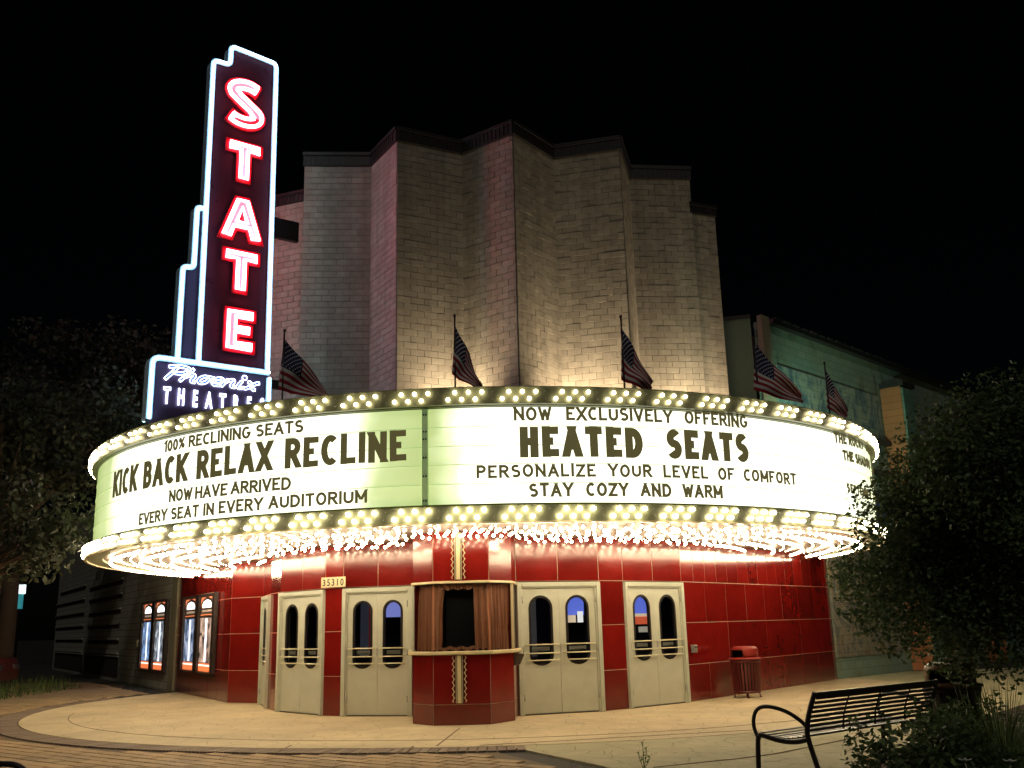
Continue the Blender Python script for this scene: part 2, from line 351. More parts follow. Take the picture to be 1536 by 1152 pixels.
for P, rz, a, wd, z in bigc:
    o = obj('block', tile_mesh(wd - .009, BH - .009, M_block, .02 , .004, 'block'), tw)
    q = Vector((P.x + math.cos(rz) * (a + .004), P.y + math.sin(rz) * (a + .004), z + .004)) + Vector((math.sin(rz), -math.cos(rz), 0)) * random.choice((-.003, 0, 0, .003))
    o.location = loc(q); o.rotation_euler = (0, 0, rz)
mb = MB()
for P, rz, a, wd, z in small:
    T = Matrix.Translation(loc((P.x, P.y, 0))) @ Matrix.Rotation(rz, 4, 'Z'); k = random.choice((-.004, 0, 0, .003))
    mb.bbox(a + .004, a + wd - .005, -.02 + k, 0, z + .004, z + BH - .005, .004, T)
tag(mb.build('upper_blocks', M_block, tw), kind='stuff')
for (P, Q, H, _) in faces:
    L, rz = seg(P, Q); hc = .40 if H > 14 else .32
    c = MB().box(-.03, L + .03, -.07, .12, .001, hc).box(-.05, L + .05, -.11, -.0705, hc - .07, hc + .03)
    n = int(L / .14)
    for i in range(n): c.box(i * L / n, i * L / n + .025, -.095, -.0702, .03, hc - .075)
    o = c.build('coping', M_coping, tw, loc((P.x, P.y, H)), rz)
# sign bracket between blade sign and tower is built with the sign

# ================================================================= THEATRE FACADE
ZS, ZD = 2.93, 2.155
V = lambda x, y: Vector((x, y, 0))
W1, W2, W3 = V(-9.0, 26.47), V(-6.24, 21.74), V(-5.42, 21.25)
SD0, SD1, W5 = V(-5.36, 21.05), V(-4.90, 19.80), V(-4.52, 19.01)
D1r, D2l, D2r = V(-3.45, 17.88), V(-3.09, 17.67), V(-1.81, 17.32)
D3l, D3r, D4l, D4r, WR = V(-.02, 16.87), V(1.43, 17.38), V(1.89, 17.74), V(3.10, 18.77), V(7.55, 24.35)
fc = empty('theatre_facade', (-.6, 18, 0), 'red enamel tiled theatre front with celadon double doors under the marquee', 'building')
FO = Vector(fc.location)
def fl(v): return Vector(v) - FO
ROWS = [(0, .66), (.66, 1.42), (1.42, ZD + .02), (ZD + .02, ZS + .02)]
def tiles(P, Q, name, cols, rows=None, drop=None, core=True, cz=(0, ZS + .02)):
    """cols: per row list of column edges (m) along P->Q"""
    L, rz = seg(P, Q); rows = rows or ROWS
    if core: MB().box(0, L, 0, .2, cz[0], cz[1]).build('wall', M_grout, fc, fl(P), rz)
    for r, (z0, z1) in enumerate(rows):
        ed = cols[r] if isinstance(cols[0], (list, tuple)) else cols
        for a, b in zip(ed[:-1], ed[1:]):
            q = Vector((P.x + math.cos(rz) * (a + .004), P.y + math.sin(rz) * (a + .005), z0 + .005)) + Vector((math.sin(rz), -math.cos(rz), 0)) * random.uniform(-.0008, .0008)
            obj('tile', tile_mesh(b - a - .010, z1 - z0 - .010, M_tile if (z0 > .1 or name == 'p') else M_tiledark, .005, .002), fc, fl(q), rz)
def ev(L, n): return [L * i / n for i in range(n + 1)]
def ec(L, wd):
    n = max(1, round(L / wd)); return ev(L, n)
L = seg(W1, W2)[0]; tiles(W1, W2, 'w', [ec(L, .9), ec(L, .9), ec(L, .9), ec(L, .55)])
L = seg(W2, W3)[0]; tiles(W2, W3, 'w', [ev(L, 1)] * 4)
L = seg(W3, SD0)[0]; tiles(W3, SD0, 'w', [ev(L, 1)] * 4)
L = seg(SD0, SD1)[0]; tiles(SD0, SD1, 'w', [ev(L, 2)], rows=[ROWS[3]], cz=(ZD + .02, ZS + .02))
L = seg(SD1, W5)[0]; tiles(SD1, W5, 'w', [ev(L, 1)] * 4)
for P, Q in ((W5, D1r), (D2l, D2r), (D3l, D3r), (D4l, D4r)):
    L = seg(P, Q)[0]; tiles(P, Q, 'w', [ev(L, 2)], rows=[ROWS[3]], cz=(ZD + .02, ZS + .02))
L = seg(D1r, D2l)[0]; tiles(D1r, D2l, 'w', [ev(L, 1)] * 4)
L = seg(D3r, D4l)[0]; tiles(D3r, D4l, 'w', [ev(L, 1)] * 4)
L = seg(D4r, WR)[0]; tiles(D4r, WR, 'w', [ec(L, .95)[:1] + [x for x in ec(L, .95)[1:]], ec(L, 1.9), ec(L, .95), ec(L, .475)])
# end return of the right wall and the wall strip behind the booth
tiles(WR, V(WR.x + .35, WR.y + .6), 'w', [[0, .69]] * 4)
tiles(D2r, D3l, 'w', [ev(seg(D2r, D3l)[0], 3)] * 4)
# building body behind (dark) and roof slab joining marquee to the tower
MB().prism([(p.x - FO.x, p.y - FO.y) for p in [V(-8.9, 26.7), V(-6.0, 21.95), V(-5.2, 21.3), V(-4.3, 19.4), V(-3.2, 18.2), V(-1.7, 17.6), V(-.1, 17.2), V(1.4, 17.7), V(3.0, 19.0), V(7.4, 24.6), V(7.9, 25.4), V(7.9, 34), V(-8.9, 34)]], ZS + .03, 4.3).build('upper_structure', M_roof, fc)

# --- double doors
def stadium(w, z0, z1, cx, n=10):
    r = w / 2; p = []
    for i in range(n + 1): a = math.pi * i / n; p.append((cx + r * math.cos(a), z1 - r + r * math.sin(a)))
    for i in range(n + 1): a = math.pi + math.pi * i / n; p.append((cx + r * math.cos(a), z0 + r * .8 + r * .8 * math.sin(a)))
    return p
def make_door(P, Q, label):
    L, rz = seg(P, Q); H = ZD
    d = empty('double_door', fl(P), rz=rz, parent=fc); d['label'] = label
    fr = MB().bbox(0, .075, -.06, .1, 0, H, .006).bbox(L - .075, L, -.06, .1, 0, H, .006).bbox(.0752, L - .0752, -.06, .1, H - .075, H, .006)
    fr.bbox(.0755, .10, -.03, .1, 0, H - .076, .003).bbox(L - .10, L - .0755, -.03, .1, 0, H - .076, .003).bbox(.1002, L - .1002, -.03, .1, H - .10, H - .0755, .003)
    fr.build('frame', M_frame, d)
    MB().box(.1, L - .1, -.01, .09, .0, .012).build('threshold', M_rim, d)
    lw = (L - .20 - .008) / 2; ww = lw * .60
    for i in (0, 1):
        x0 = .10 + i * (lw + .008); c = lw / 2 + (.02 if i == 0 else -.02) * 0
        lf = obj('leaf', plate([[(0, .022), (lw, .022), (lw, H - .105), (0, H - .105)], stadium(ww, .80, 1.92, c)], .045, M_door, 'leaf', .002), d, (x0, 0, 0))
        obj('window_rim', plate([stadium(ww + .03, .785, 1.935, c), stadium(ww - .035, .82, 1.90, c)], .05, M_rim, 'window_rim', .004), d, (x0, -.008, 0))
        obj('glass', plate([stadium(ww - .02, .81, 1.91, c)], .006, M_glassT, 'glass'), d, (x0, .018, 0))
        MB().bbox(c - ww / 2 + .03, c + ww / 2 - .03, .05, .11, 1.02, 1.085, .006).build('panic_bar', M_steelbar, d, (x0, 0, 0))
        for z in (.87, .985, 1.125):
            b = MB().tube([(.03, -.055, z), (lw - .03, -.055, z)], .011, 8)
            for xx in (.06, lw - .06): b.tube([(xx, -.055, z), (xx, -.001, z)], .007, 6)
            b.build('push_bar', M_bar, d, (x0, 0, 0))
    for xh in (.098, L - .098):
        for zh in (.28, 1.05, 1.86): MB().tube([(xh, -.034, zh - .055), (xh, -.034, zh + .055)], .010, 6).build('hinge', M_steel, d)
    MB().box(-.008, .008, -.032, -.028, 1.0, 1.13).build('lock_plate', M_steel, d, (.10 + lw + .004, 0, 0))
    return d
m = bpy.data.materials.new('door_glass'); m.use_nodes = True; nt = m.node_tree
for n_ in list(nt.nodes): nt.nodes.remove(n_)
o_ = nt.nodes.new('ShaderNodeOutputMaterial'); mx = nt.nodes.new('ShaderNodeMixShader'); gl = nt.nodes.new('ShaderNodeBsdfGlossy'); tr = nt.nodes.new('ShaderNodeBsdfTransparent'); lw0 = nt.nodes.new('ShaderNodeLayerWeight')
pw = nt.nodes.new('ShaderNodeMath'); pw.operation = 'POWER'; pw.inputs[1].default_value = 4; ma = nt.nodes.new('ShaderNodeMath'); ma.operation = 'MULTIPLY_ADD'; ma.inputs[1].default_value = .8; ma.inputs[2].default_value = .05
nt.links.new(lw0.outputs['Facing'], pw.inputs[0]); nt.links.new(pw.outputs[0], ma.inputs[0])
gl.inputs['Roughness'].default_value = .02; tr.inputs[0].default_value = (.80, .83, .86, 1)
nt.links.new(ma.outputs[0], mx.inputs[0]); nt.links.new(tr.outputs[0], mx.inputs[1]); nt.links.new(gl.outputs[0], mx.inputs[2]); nt.links.new(mx.outputs[0], o_.inputs[0])
M_glassT = m
M_steelbar = mat('brushed_bar', (.55, .52, .42), .35, metal=.2, emit=(1, .9, .7), es=0.0)
make_door(SD0, SD1, 'narrow looking side double door turned sharply away')
make_door(W5, D1r, 'double door left of the house number')
make_door(D2l, D2r, 'double door directly left of the ticket booth')
make_door(D3l, D3r, 'double door directly right of the ticket booth')
make_door(D4l, D4r, 'rightmost double door beside the trash can')

# --- lobby seen through the door windows
M_lobby = mat('lobby_wall', (.10, .075, .07), .7, var=.2)
M_cove = mat('blue_cove_light', (.1, .15, .5), .5, emit=(.16, .22, .85), es=.75)
M_menu = mat('lit_menu', (.8, .7, .5), .5, emit=(1, .72, .45), es=.7)
M_menur = mat('lit_red_menu', (.8, .2, .1), .5, emit=(1, .16, .06), es=.6)
lb = empty('lobby', fl((0, 22.5, 0)), parent=fc)
LO = Vector((0, 22.5, 0))
MB().box(-6.5, 7.2, 2.2, 2.4, 0, 2.9).build('rear_wall', M_lobby, lb)
FLP = [(-5.1, 21.6), (-4.6, 19.9), (-4.2, 19.3), (-3.1, 18.15), (-1.75, 17.6), (.0, 17.1), (1.3, 17.6), (1.9, 18.0), (2.9, 18.95), (6.9, 23.9), (6.9, 24.7), (-5.1, 24.7)]
MB().prism([(x, y - LO.y) for x, y in FLP], -.03, .004).build('lobby_floor', mat('lobby_carpet', (.06, .03, .03), .9), lb)
MB().prism([(x, y - LO.y) for x, y in FLP], 2.86, 2.90).build('lobby_ceiling', mat('lobby_ceiling', (.2, .19, .2), .8), lb)
# bulkhead, counter and pillars: lobby light put in as emission, seen past dark partitions
def at_y(px, y, yy):
    d = ray(px, y); t = yy / d[1]; return d[0] * t, EYE + d[2] * t
def panel_between(name, x0, y0, x1, y1, yy, m_, thick=.06):
    a = at_y(x0, y0, yy); b = at_y(x1, y1, yy)
    return MB().box(min(a[0], b[0]), max(a[0], b[0]), yy - LO.y, yy - LO.y + thick, min(a[1], b[1]), max(a[1], b[1])).build(name, m_, lb)
panel_between('blue_bulkhead', 578, 895, 612, 925, 21.5, mat('violet_cove', (.2, .2, .4), .5, emit=(.30, .32, .80), es=.7))
panel_between('blue_bulkhead', 843, 893, 876, 922, 21.6, M_cove)
panel_between('menu_board', 846, 923, 864, 936, 21.5, M_menu)
panel_between('menu_board', 866, 917, 875, 934, 21.4, mat('white_menu', (.8, .8, .8), .5, emit=(1, .93, .85), es=1.0))
panel_between('blue_bulkhead', 944, 890, 984, 920, 21.2, M_cove)
panel_between('red_awning', 946, 925, 972, 936, 21.0, M_menur)
panel_between('menu_board', 950, 920.5, 972, 924.5, 21.0, M_menu)
panel_between('counter_top', 955, 940, 975, 948, 20.7, mat('counter_lit', (.6, .6, .5), .5, emit=(1, .85, .6), es=.35))
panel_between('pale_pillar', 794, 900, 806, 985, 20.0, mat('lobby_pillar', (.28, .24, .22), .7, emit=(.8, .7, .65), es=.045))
panel_between('rack', 806, 965, 838, 990, 19.3, M_black)
panel_between('merchandise_stand', 848, 934, 878, 990, 19.0, M_black)
panel_between('merchandise_stand', 945, 937, 960, 985, 19.4, M_black)
panel_between('door_post', 877, 890, 889, 1000, 18.4, M_black)
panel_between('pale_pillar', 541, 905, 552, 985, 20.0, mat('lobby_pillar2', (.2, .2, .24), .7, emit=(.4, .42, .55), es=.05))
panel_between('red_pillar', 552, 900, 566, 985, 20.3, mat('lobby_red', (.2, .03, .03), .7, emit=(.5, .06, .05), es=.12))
panel_between('reception_desk', 575, 958, 615, 985, 19.3, M_black)

# --- ticket booth (part of the facade)
B = [V(-1.67, 15.97), V(-1.32, 15.58), V(-.44, 15.58), V(-.09, 16.06)]
bk = [V(-1.80, 17.28), V(-.03, 16.84)]
tb = empty('ticket_booth', fl((-.88, 16.4, 0)), parent=fc); BO = Vector((-.88, 16.4, 0))
def bl(v): return Vector(v) - BO
poly = [bk[0], *B, bk[1]]
MB().prism([(bl(p).x, bl(p).y) for p in poly], 0, 1.04).build('booth_base', M_grout, tb)
MB().prism([(bl(p).x, bl(p).y) for p in poly], 2.13, ZS + .02).build('booth_head', M_grout, tb)
segs = [(poly[i], poly[i + 1]) for i in range(5)]
for i, (P, Q) in enumerate(segs):
    L, rz = seg(P, Q)
    cw = [[0, L / 2, L]] if i == 2 else [[0, L]]
    for z0, z1, mm in ((0, .30, M_tiledark), (.30, 1.03, M_tile), (2.15, ZS + .015, M_tile)):
        cc = [0, L] if mm is M_tiledark else cw[0]
        for a, b in zip(cc[:-1], cc[1:]):
            q = Vector((P.x + math.cos(rz) * (a + .003), P.y + math.sin(rz) * (a + .003), z0 + .003))
            obj('tile', tile_mesh(b - a - .008, z1 - z0 - .008, mm, .006, .002), tb, bl(q), rz)
    # shelf and header trims
    MB().bbox(-.03, L + .03, -.075, .05, 1.035, 1.085, .008).build('shelf', M_cream if i else M_cream, tb, bl(P), rz)
    MB().bbox(-.015, L + .015, -.035, .03, 2.112, 2.148, .006).build('header_trim', M_cream, tb, bl(P), rz)
    # glazing
    MB().box(.02, L - .02, -.005, .0, 1.087, 2.11).build('window_pane', M_glassT, tb, bl(P), rz)
    if i in (0, 4): MB().box(.04, L, .04, .1, 1.087, 2.11).build('side_panel', M_tiledark, tb, bl(P), rz)
for p in (B[0], B[3]):
    MB().box(-.022, .022, -.022, .022, 1.086, 2.111).build('mullion', M_cream if p is B[3] else M_frame, tb, bl(p))
MB().prism([(bl(p).x * .6, bl(p).y * .6) for p in poly], 1.09, 2.1).build('booth_shade_block', mat('booth_black', (.006, .006, .008), .5), tb)  # solid black block stands in for the unlit booth interior
# drapes follow the window line just inside the glass
ins = [V(-1.60, 16.02), V(-1.29, 15.66), V(-.47, 15.66), V(-.15, 16.10)]
cum = [0]
for a, b in zip(ins[:-1], ins[1:]): cum.append(cum[-1] + (b - a).length)
def on_line(s):
    for i in range(3):
        if s <= cum[i + 1] or i == 2:
            t = (s - cum[i]) / (cum[i + 1] - cum[i]); p = ins[i].lerp(ins[i + 1], t); d = (ins[i + 1] - ins[i]).normalized(); return p, Vector((d.y, -d.x, 0))
def drape(s0t, s0b, s1t, s1b, folds, seed, side):
    rnd = random.Random(seed); nu, nv = 90, 22; mbx = MB(); vs = []
    ph = [rnd.uniform(-.9, .9) for _ in range(12)]
    for j in range(nv + 1):
        v = j / nv; z = 2.10 - v * 1.0
        for i in range(nu + 1):
            u = i / nu; a = s0t + (s0b - s0t) * v ** 2; b = s1t + (s1b - s1t) * v ** 1.6 + .03 * math.sin(v * 5 + seed) * (1 if side else 0)
            p, n = on_line(a + (b - a) * u)
            f = math.sin(u * folds * 6.283 + ph[int(u * 11)] * .5 * v + math.sin(v * 3 + seed) * .6) * (.018 + .016 * v) + math.sin(u * folds * 2.4 * 6.283 + v * 2) * .006
            q = p + n * (f - .005); vs.append(bl((q.x, q.y, z - (.02 * math.sin(u * folds * 6.283) if j == nv else 0))))
    fs = [(j * (nu + 1) + i, j * (nu + 1) + i + 1, (j + 1) * (nu + 1) + i + 1, (j + 1) * (nu + 1) + i) for j in range(nv) for i in range(nu)]
    mbx.add(vs, fs, True).build('curtain', M_curtain, tb)
s1 = cum[1]; tot = cum[3]
drape(.0, .0, s1 + .16, s1 + .06, 6, 3, True)
drape(s1 + .60, s1 + .62, tot, tot, 8, 8, False)
def ruffle(z0, h, a, b):
    vs = []; n = 60
    for j in range(4):
        for i in range(n + 1):
            u = i / n; p, nn = on_line(a + (b - a) * u); zz = z0 + h * (j / 3) + .012 * math.sin(u * 23) * (j in (0, 3)); q = p + nn * (.02 + .012 * math.sin(u * 70 + j)); vs.append(bl((q.x, q.y, zz)))
    MB().add(vs, [(j * (n + 1) + i, j * (n + 1) + i + 1, (j + 1) * (n + 1) + i + 1, (j + 1) * (n + 1) + i) for j in range(3) for i in range(n)], True).build('valance', M_curtain, tb)
ruffle(2.02, .08, s1 + .1, s1 + .65); ruffle(1.10, .05, s1 + .0, s1 + .66)
# ornamental pilaster strip, lower and upper
for z0, z1 in ((.32, 1.02), (2.17, 2.90)):
    P = B[1]; c = .40
    o = bl((P.x + c, P.y, 0))
    MB().bbox(-.030, .030, -.046, -.0205, z0, z1, .004).build('pilaster_bar', M_cream, tb, o)
    MB().box(-.062, -.034, -.034, -.0206, z0, z1).box(.034, .062, -.034, -.0206, z0, z1).build('pilaster_inlay', M_black, tb, o)
    MB().box(-.052, -.044, -.038, -.0342, z0, z1).box(.044, .052, -.038, -.0342, z0, z1).build('pilaster_line', M_cream, tb, o)
    for sg in (-1, 1):
        pts_ = []; n = 84
        for i in range(n + 1):
            t = i / n; pts_.append((sg * (.092 + .020 * math.sin(t * 2 * math.pi * 7.5)), -.026, z0 + .01 + (z1 - z0 - .02) * t + .014 * math.sin(t * 4 * math.pi * 7.5)))
        MB().tube(pts_, .0065, 6).build('scroll_ornament', M_cream, tb, o)
# dark hopper on the booth's right side
hp = MB().add([(0, -.09, 0), (.10, -.07, .02), (.10, .07, .02), (0, .09, 0), (0, -.10, .20), (.17, -.08, .17), (.17, .08, .17), (0, .10, .20)],
              [(0, 1, 5, 4), (1, 2, 6, 5), (2, 3, 7, 6), (3, 0, 4, 7), (4, 5, 6, 7), (0, 3, 2, 1)])
hp.build('leaflet_hopper', mat('dark_plastic', (.05, .035, .03), .4), tb, bl((B[3].x + .0, B[3].y + .12, .83)), RD(10))

# --- number plate
pP, pQ = D1r, D2l; a0 = wallpt(pP, pQ, 478.5, 874)[0]; Lp = .50; _, rz = seg(W5, D2r)
c0 = Vector((-3.27, 17.70, 0)); np_ = empty('house_number', (c0.x + .0, c0.y - .03, 2.27), 'cream house number plate reading 35310 above the pillar between two doors', 'number plate', rz=RD(-28))
MB().bbox(-.27, .27, -.012, 0, -.085, .095, .004).build('plate', M_cream, np_)
for i, ch in enumerate('35310'):
    me, gw, z0, z1 = glyph(ch, .012, .006, M_black, 'num'); o = obj('digit', me, np_, (-.20 + i * .10, -.0175, -.055)); o.scale = (.145, 1, .165)

# --- small wall boxes
_, rz = seg(D4r, WR); s_, z_ = wallpt(D4r, WR, 1037, 974)
p = V(D4r.x + math.cos(rz) * s_, D4r.y + math.sin(rz) * s_) + Vector((math.sin(rz), -math.cos(rz), 0)) * .03
ib = empty('card_box', (p.x, p.y, z_ - .06), 'small grey metal box on the red wall right of the rightmost door', 'wall box', rz=rz)
MB().bbox(-.07, .07, -.07, 0, 0, .14, .012).build('box', M_steel, ib); MB().box(-.05, .05, -.0745, -.0705, .09, .115).build('slot', M_black, ib)

# ================================================================= MARQUEE
mq = empty('marquee', (CC.x, CC.y, 2.8), 'round theatre marquee with backlit letter boards and rows of lit bulbs', 'marquee')
MO = Vector(mq.location)
def ml(v): return Vector(v) - MO
TH0, TH1 = -118, 118
ZL0, ZL1, ZU0, ZU1 = 2.87, 3.10, 4.565, 4.80
def arcwall(R, z0, z1, a0, a1, step, thick, name, m_, parent=mq, inward=True):
    mb = MB(); n = max(1, round((a1 - a0) / step)); vs = []
    for i in range(n + 1):
        th = RD(a0 + (a1 - a0) * i / n)
        for R_, z in ((R, z0), (R, z1), (R - thick, z1), (R - thick, z0)): vs.append(ml(rim(th, R_, z)))
    fs = []
    for i in range(n):
        a, b = 4 * i, 4 * i + 4
        for k in range(4): fs.append((a + k, b + k, b + (k + 1) % 4, a + (k + 1) % 4))
    fs += [(0, 1, 2, 3), (4 * n + 3, 4 * n + 2, 4 * n + 1, 4 * n)]
    return mb.add(vs, fs).build(name, m_, parent)
arcwall(RB, ZL0, ZL1, TH0, TH1, 1.5, .32, 'lower_band', M_band)
arcwall(RB, ZU0, ZU1, TH0, TH1, 1.5, .30, 'upper_band', M_band)
arcwall(RB + .015, ZL0 - .02, ZL0 - .001, TH0, TH1, 1.5, .05, 'trim_ring', M_signedge and M_cream)
arcwall(RB + .015, ZU1 + .001, ZU1 + .02, TH0, TH1, 1.5, .05, 'trim_ring', M_band)
arcwall(RF + .03, ZL1 + .001, ZL1 + .035, TH0, TH1, 1.5, .04, 'trim_ring', mat('lime_edge', (.35, .42, .03), .5))
arcwall(RF + .03, ZU0 - .012, ZU0 - .001, TH0, TH1, 1.5, .04, 'trim_ring', M_band)
# soffit disc + roof
n = 160
MB().prism([(ml(rim(2 * math.pi * i / n, RB - .33)).x, ml(rim(2 * math.pi * i / n, RB - .33)).y) for i in range(n)], ZL0 + .04 - MO.z, ZL0 + .08 - MO.z).build('soffit', M_soffit, mq)
MB().prism([(ml(rim(2 * math.pi * i / n, RF - .13)).x, ml(rim(2 * math.pi * i / n, RF - .13)).y) for i in range(n)], 4.60 - MO.z, 4.66 - MO.z).build('roof', M_roof, mq)
# backlit board: tube falloff painted into the emission, dim at the joint and ends
thJ = cyl(637.5, 680)[0]
m = bpy.data.materials.new('backlit_board'); m.use_nodes = True; nt = m.node_tree; b = nt.nodes['Principled BSDF']; N = nt.nodes.new; Lk = nt.links.new
b.inputs['Base Color'].default_value = (.7, .75, .55, 1); b.inputs['Roughness'].default_value = .35
g = N('ShaderNodeNewGeometry'); sx = N('ShaderNodeSeparateXYZ'); su = N('ShaderNodeVectorMath'); su.operation = 'SUBTRACT'; su.inputs[1].default_value = (CC.x, CC.y, 0)
Lk(g.outputs['Position'], su.inputs[0]); Lk(su.outputs[0], sx.inputs[0])
ny = N('ShaderNodeMath'); ny.operation = 'MULTIPLY'; ny.inputs[1].default_value = -1; Lk(sx.outputs['Y'], ny.inputs[0])
at = N('ShaderNodeMath'); at.operation = 'ARCTAN2'; Lk(sx.outputs['X'], at.inputs[0]); Lk(ny.outputs[0], at.inputs[1])
no = N('ShaderNodeTexNoise'); no.inputs['Scale'].default_value = 1.6; no.inputs['Detail'].default_value = 3; Lk(g.outputs['Position'], no.inputs['Vector'])
ad = N('ShaderNodeMath'); ad.operation = 'MULTIPLY_ADD'; ad.inputs[1].default_value = .09; Lk(no.outputs['Fac'], ad.inputs[0]); Lk(at.outputs[0], ad.inputs[2])
mp_ = N('ShaderNodeMapRange'); mp_.inputs[1].default_value = -1.6; mp_.inputs[2].default_value = 1.6; Lk(ad.outputs[0], mp_.inputs[0])
rp = N('ShaderNodeValToRGB'); el = rp.color_ramp
def ap(px, y=690): return (cyl(px, y)[0] + .045 + 1.6) / 3.2
stops = [(0, .30), (ap(150), .30), (ap(166), .45), (ap(186), 1), (ap(515), 1), (ap(572), .42), (ap(630), .34), (ap(650), .36), (ap(678), .62), (ap(705), 1), (ap(1238), 1), (ap(1285), .80), (ap(1312), .62), (1, .55)]
while len(el.elements) > 1: el.elements.remove(el.elements[0])
el.elements[0].position = stops[0][0]; el.elements[0].color = (stops[0][1],) * 3 + (1,)
for p_, v_ in stops[1:]:
    e = el.elements.new(min(1, p_)); e.color = (v_,) * 3 + (1,)
Lk(mp_.outputs[0], rp.inputs[0])
cr_ = N('ShaderNodeValToRGB'); c_ = cr_.color_ramp; c_.elements[0].position = .3; c_.elements[0].color = (.62, .80, .27, 1); c_.elements[1].position = .95; c_.elements[1].color = (1.0, 1.0, .80, 1)
Lk(rp.outputs[0], cr_.inputs[0]); Lk(cr_.outputs[0], b.inputs['Emission Color'])
ms = N('ShaderNodeMapRange'); ms.inputs[1].default_value = .3; ms.inputs[2].default_value = 1.0; ms.inputs[3].default_value = .50; ms.inputs[4].default_value = 1.45
Lk(rp.outputs[0], ms.inputs[0]); Lk(ms.outputs[0], b.inputs['Emission Strength'])
M_board = m
thj_d = math.degrees(thJ)
edges = [TH0] ; 
stepd = 8.6
left_e = [thj_d - .35 - i * stepd for i in range(0, 14)]; left_e = [e for e in left_e if e > TH0 + 2] + [TH0]
right_e = [thj_d + .35 + i * stepd for i in range(0, 20)]; right_e = [e for e in right_e if e < TH1 - 2] + [TH1]
for lst in (left_e, right_e):
    for a, b_ in zip(lst[:-1], lst[1:]):
        lo, hi = min(a, b_), max(a, b_)
        arcwall(RF, ZL1 + .036, ZU0 - .031, lo + .012, hi - .012, 1.5, .05, 'board_panel', M_board)
arcwall(RF - .055, ZL1 - .05, ZU0 + .05, TH0, TH1, 2, .03, 'board_back', M_steel)
# joint channel with bolts and the letter rails
jc = arcwall(RF + .02, ZL1 + .036, ZU0 - .031, thj_d - .30, thj_d + .30, .3, .07, 'joint_channel', mat('celadon_channel', (.42, .52, .26), .4, emit=(.55, .8, .35), es=.12))
bm_ = MB()
for zz in (3.2, 3.55, 3.82, 4.09, 4.2, 4.45):
    for dd in (-.12, .12):
        q = ml(rim(RD(thj_d + dd), RF + .026, zz)); bm_.lathe([(0, .012), (.012, .012), (.012, -.012), (0, -.012)], 6, q)
tag(bm_.build('channel_bolts', M_black, mq), kind='stuff')
M_rail = mat('clear_rail', (.5, .56, .36), .4, emit=(.62, .85, .42), es=.30)
for zz in (3.42, 3.70, 3.97, 4.25):
    for a0, a1 in ((TH0, thj_d - .32), (thj_d + .32, TH1)):
        arcwall(RF + .010, zz, zz + .010, a0, a1, 2, .0095, 'letter_rail', M_rail)
# bulbs in staggered sixes on both bands
PITCHA = 5.39; thC = math.degrees(cyl(697.5, 593, RB)[0])
me = bpy.data.meshes.new('bulb'); bmx = bmesh.new(); bmesh.ops.create_icosphere(bmx, subdivisions=2, radius=.030); 
for f in bmx.faces: f.smooth = True
bmx.to_mesh(me); bmx.free(); me.materials.append(M_bulb); bulb_me = me; bulb_up = me.copy(); bulb_up.materials.clear(); bulb_up.materials.append(M_bulbU)
ico = bmesh.new(); bmesh.ops.create_icosphere(ico, subdivisions=1, radius=1); ico_v = [v.co.copy() for v in ico.verts]; ico_f = [tuple(v.index for v in f.verts) for f in ico.faces]; ico.free()
def ball(mb, c, r): mb.add([v * r + Vector(c) for v in ico_v], ico_f, True)
dth = math.degrees(.196 / RB); restb = MB(); nb = 0; sock = MB(); bolts = MB()
for gi in range(-22, 23):
    for zc, band in (((ZU0 + ZU1) / 2, 1), ((ZL0 + ZL1) / 2, 0)):
        for row in (0, 1):
            for k in (-1, 0, 1):
                th = thC + gi * PITCHA + (k + (.25 if row else -.25)) * dth
                if abs(th) > 117: continue
                z = zc + (.052 if row else -.052); R = RB + .035
                q = ml(rim(RD(th), R, z))
                if -66 < th < 66.5 and nb < 300: obj('bulb', bulb_up if band else bulb_me, mq, q); nb += 1
                else: ball(restb, q, .030)
                sock.lathe([(.022, -.004), (.022, .004), (0, .0045)], 6, ml(rim(RD(th), RB + .004, z)))
        for dz in (.06, -.05):
            q = ml(rim(RD(thC + (gi + .5) * PITCHA + random.uniform(-.1, .1)), RB + .004, zc + dz)); ball(bolts, q, .010)
tag(sock.build('lamp_sockets', M_black, mq), kind='stuff'); tag(bolts.build('band_bolts', M_steel, mq), kind='stuff')
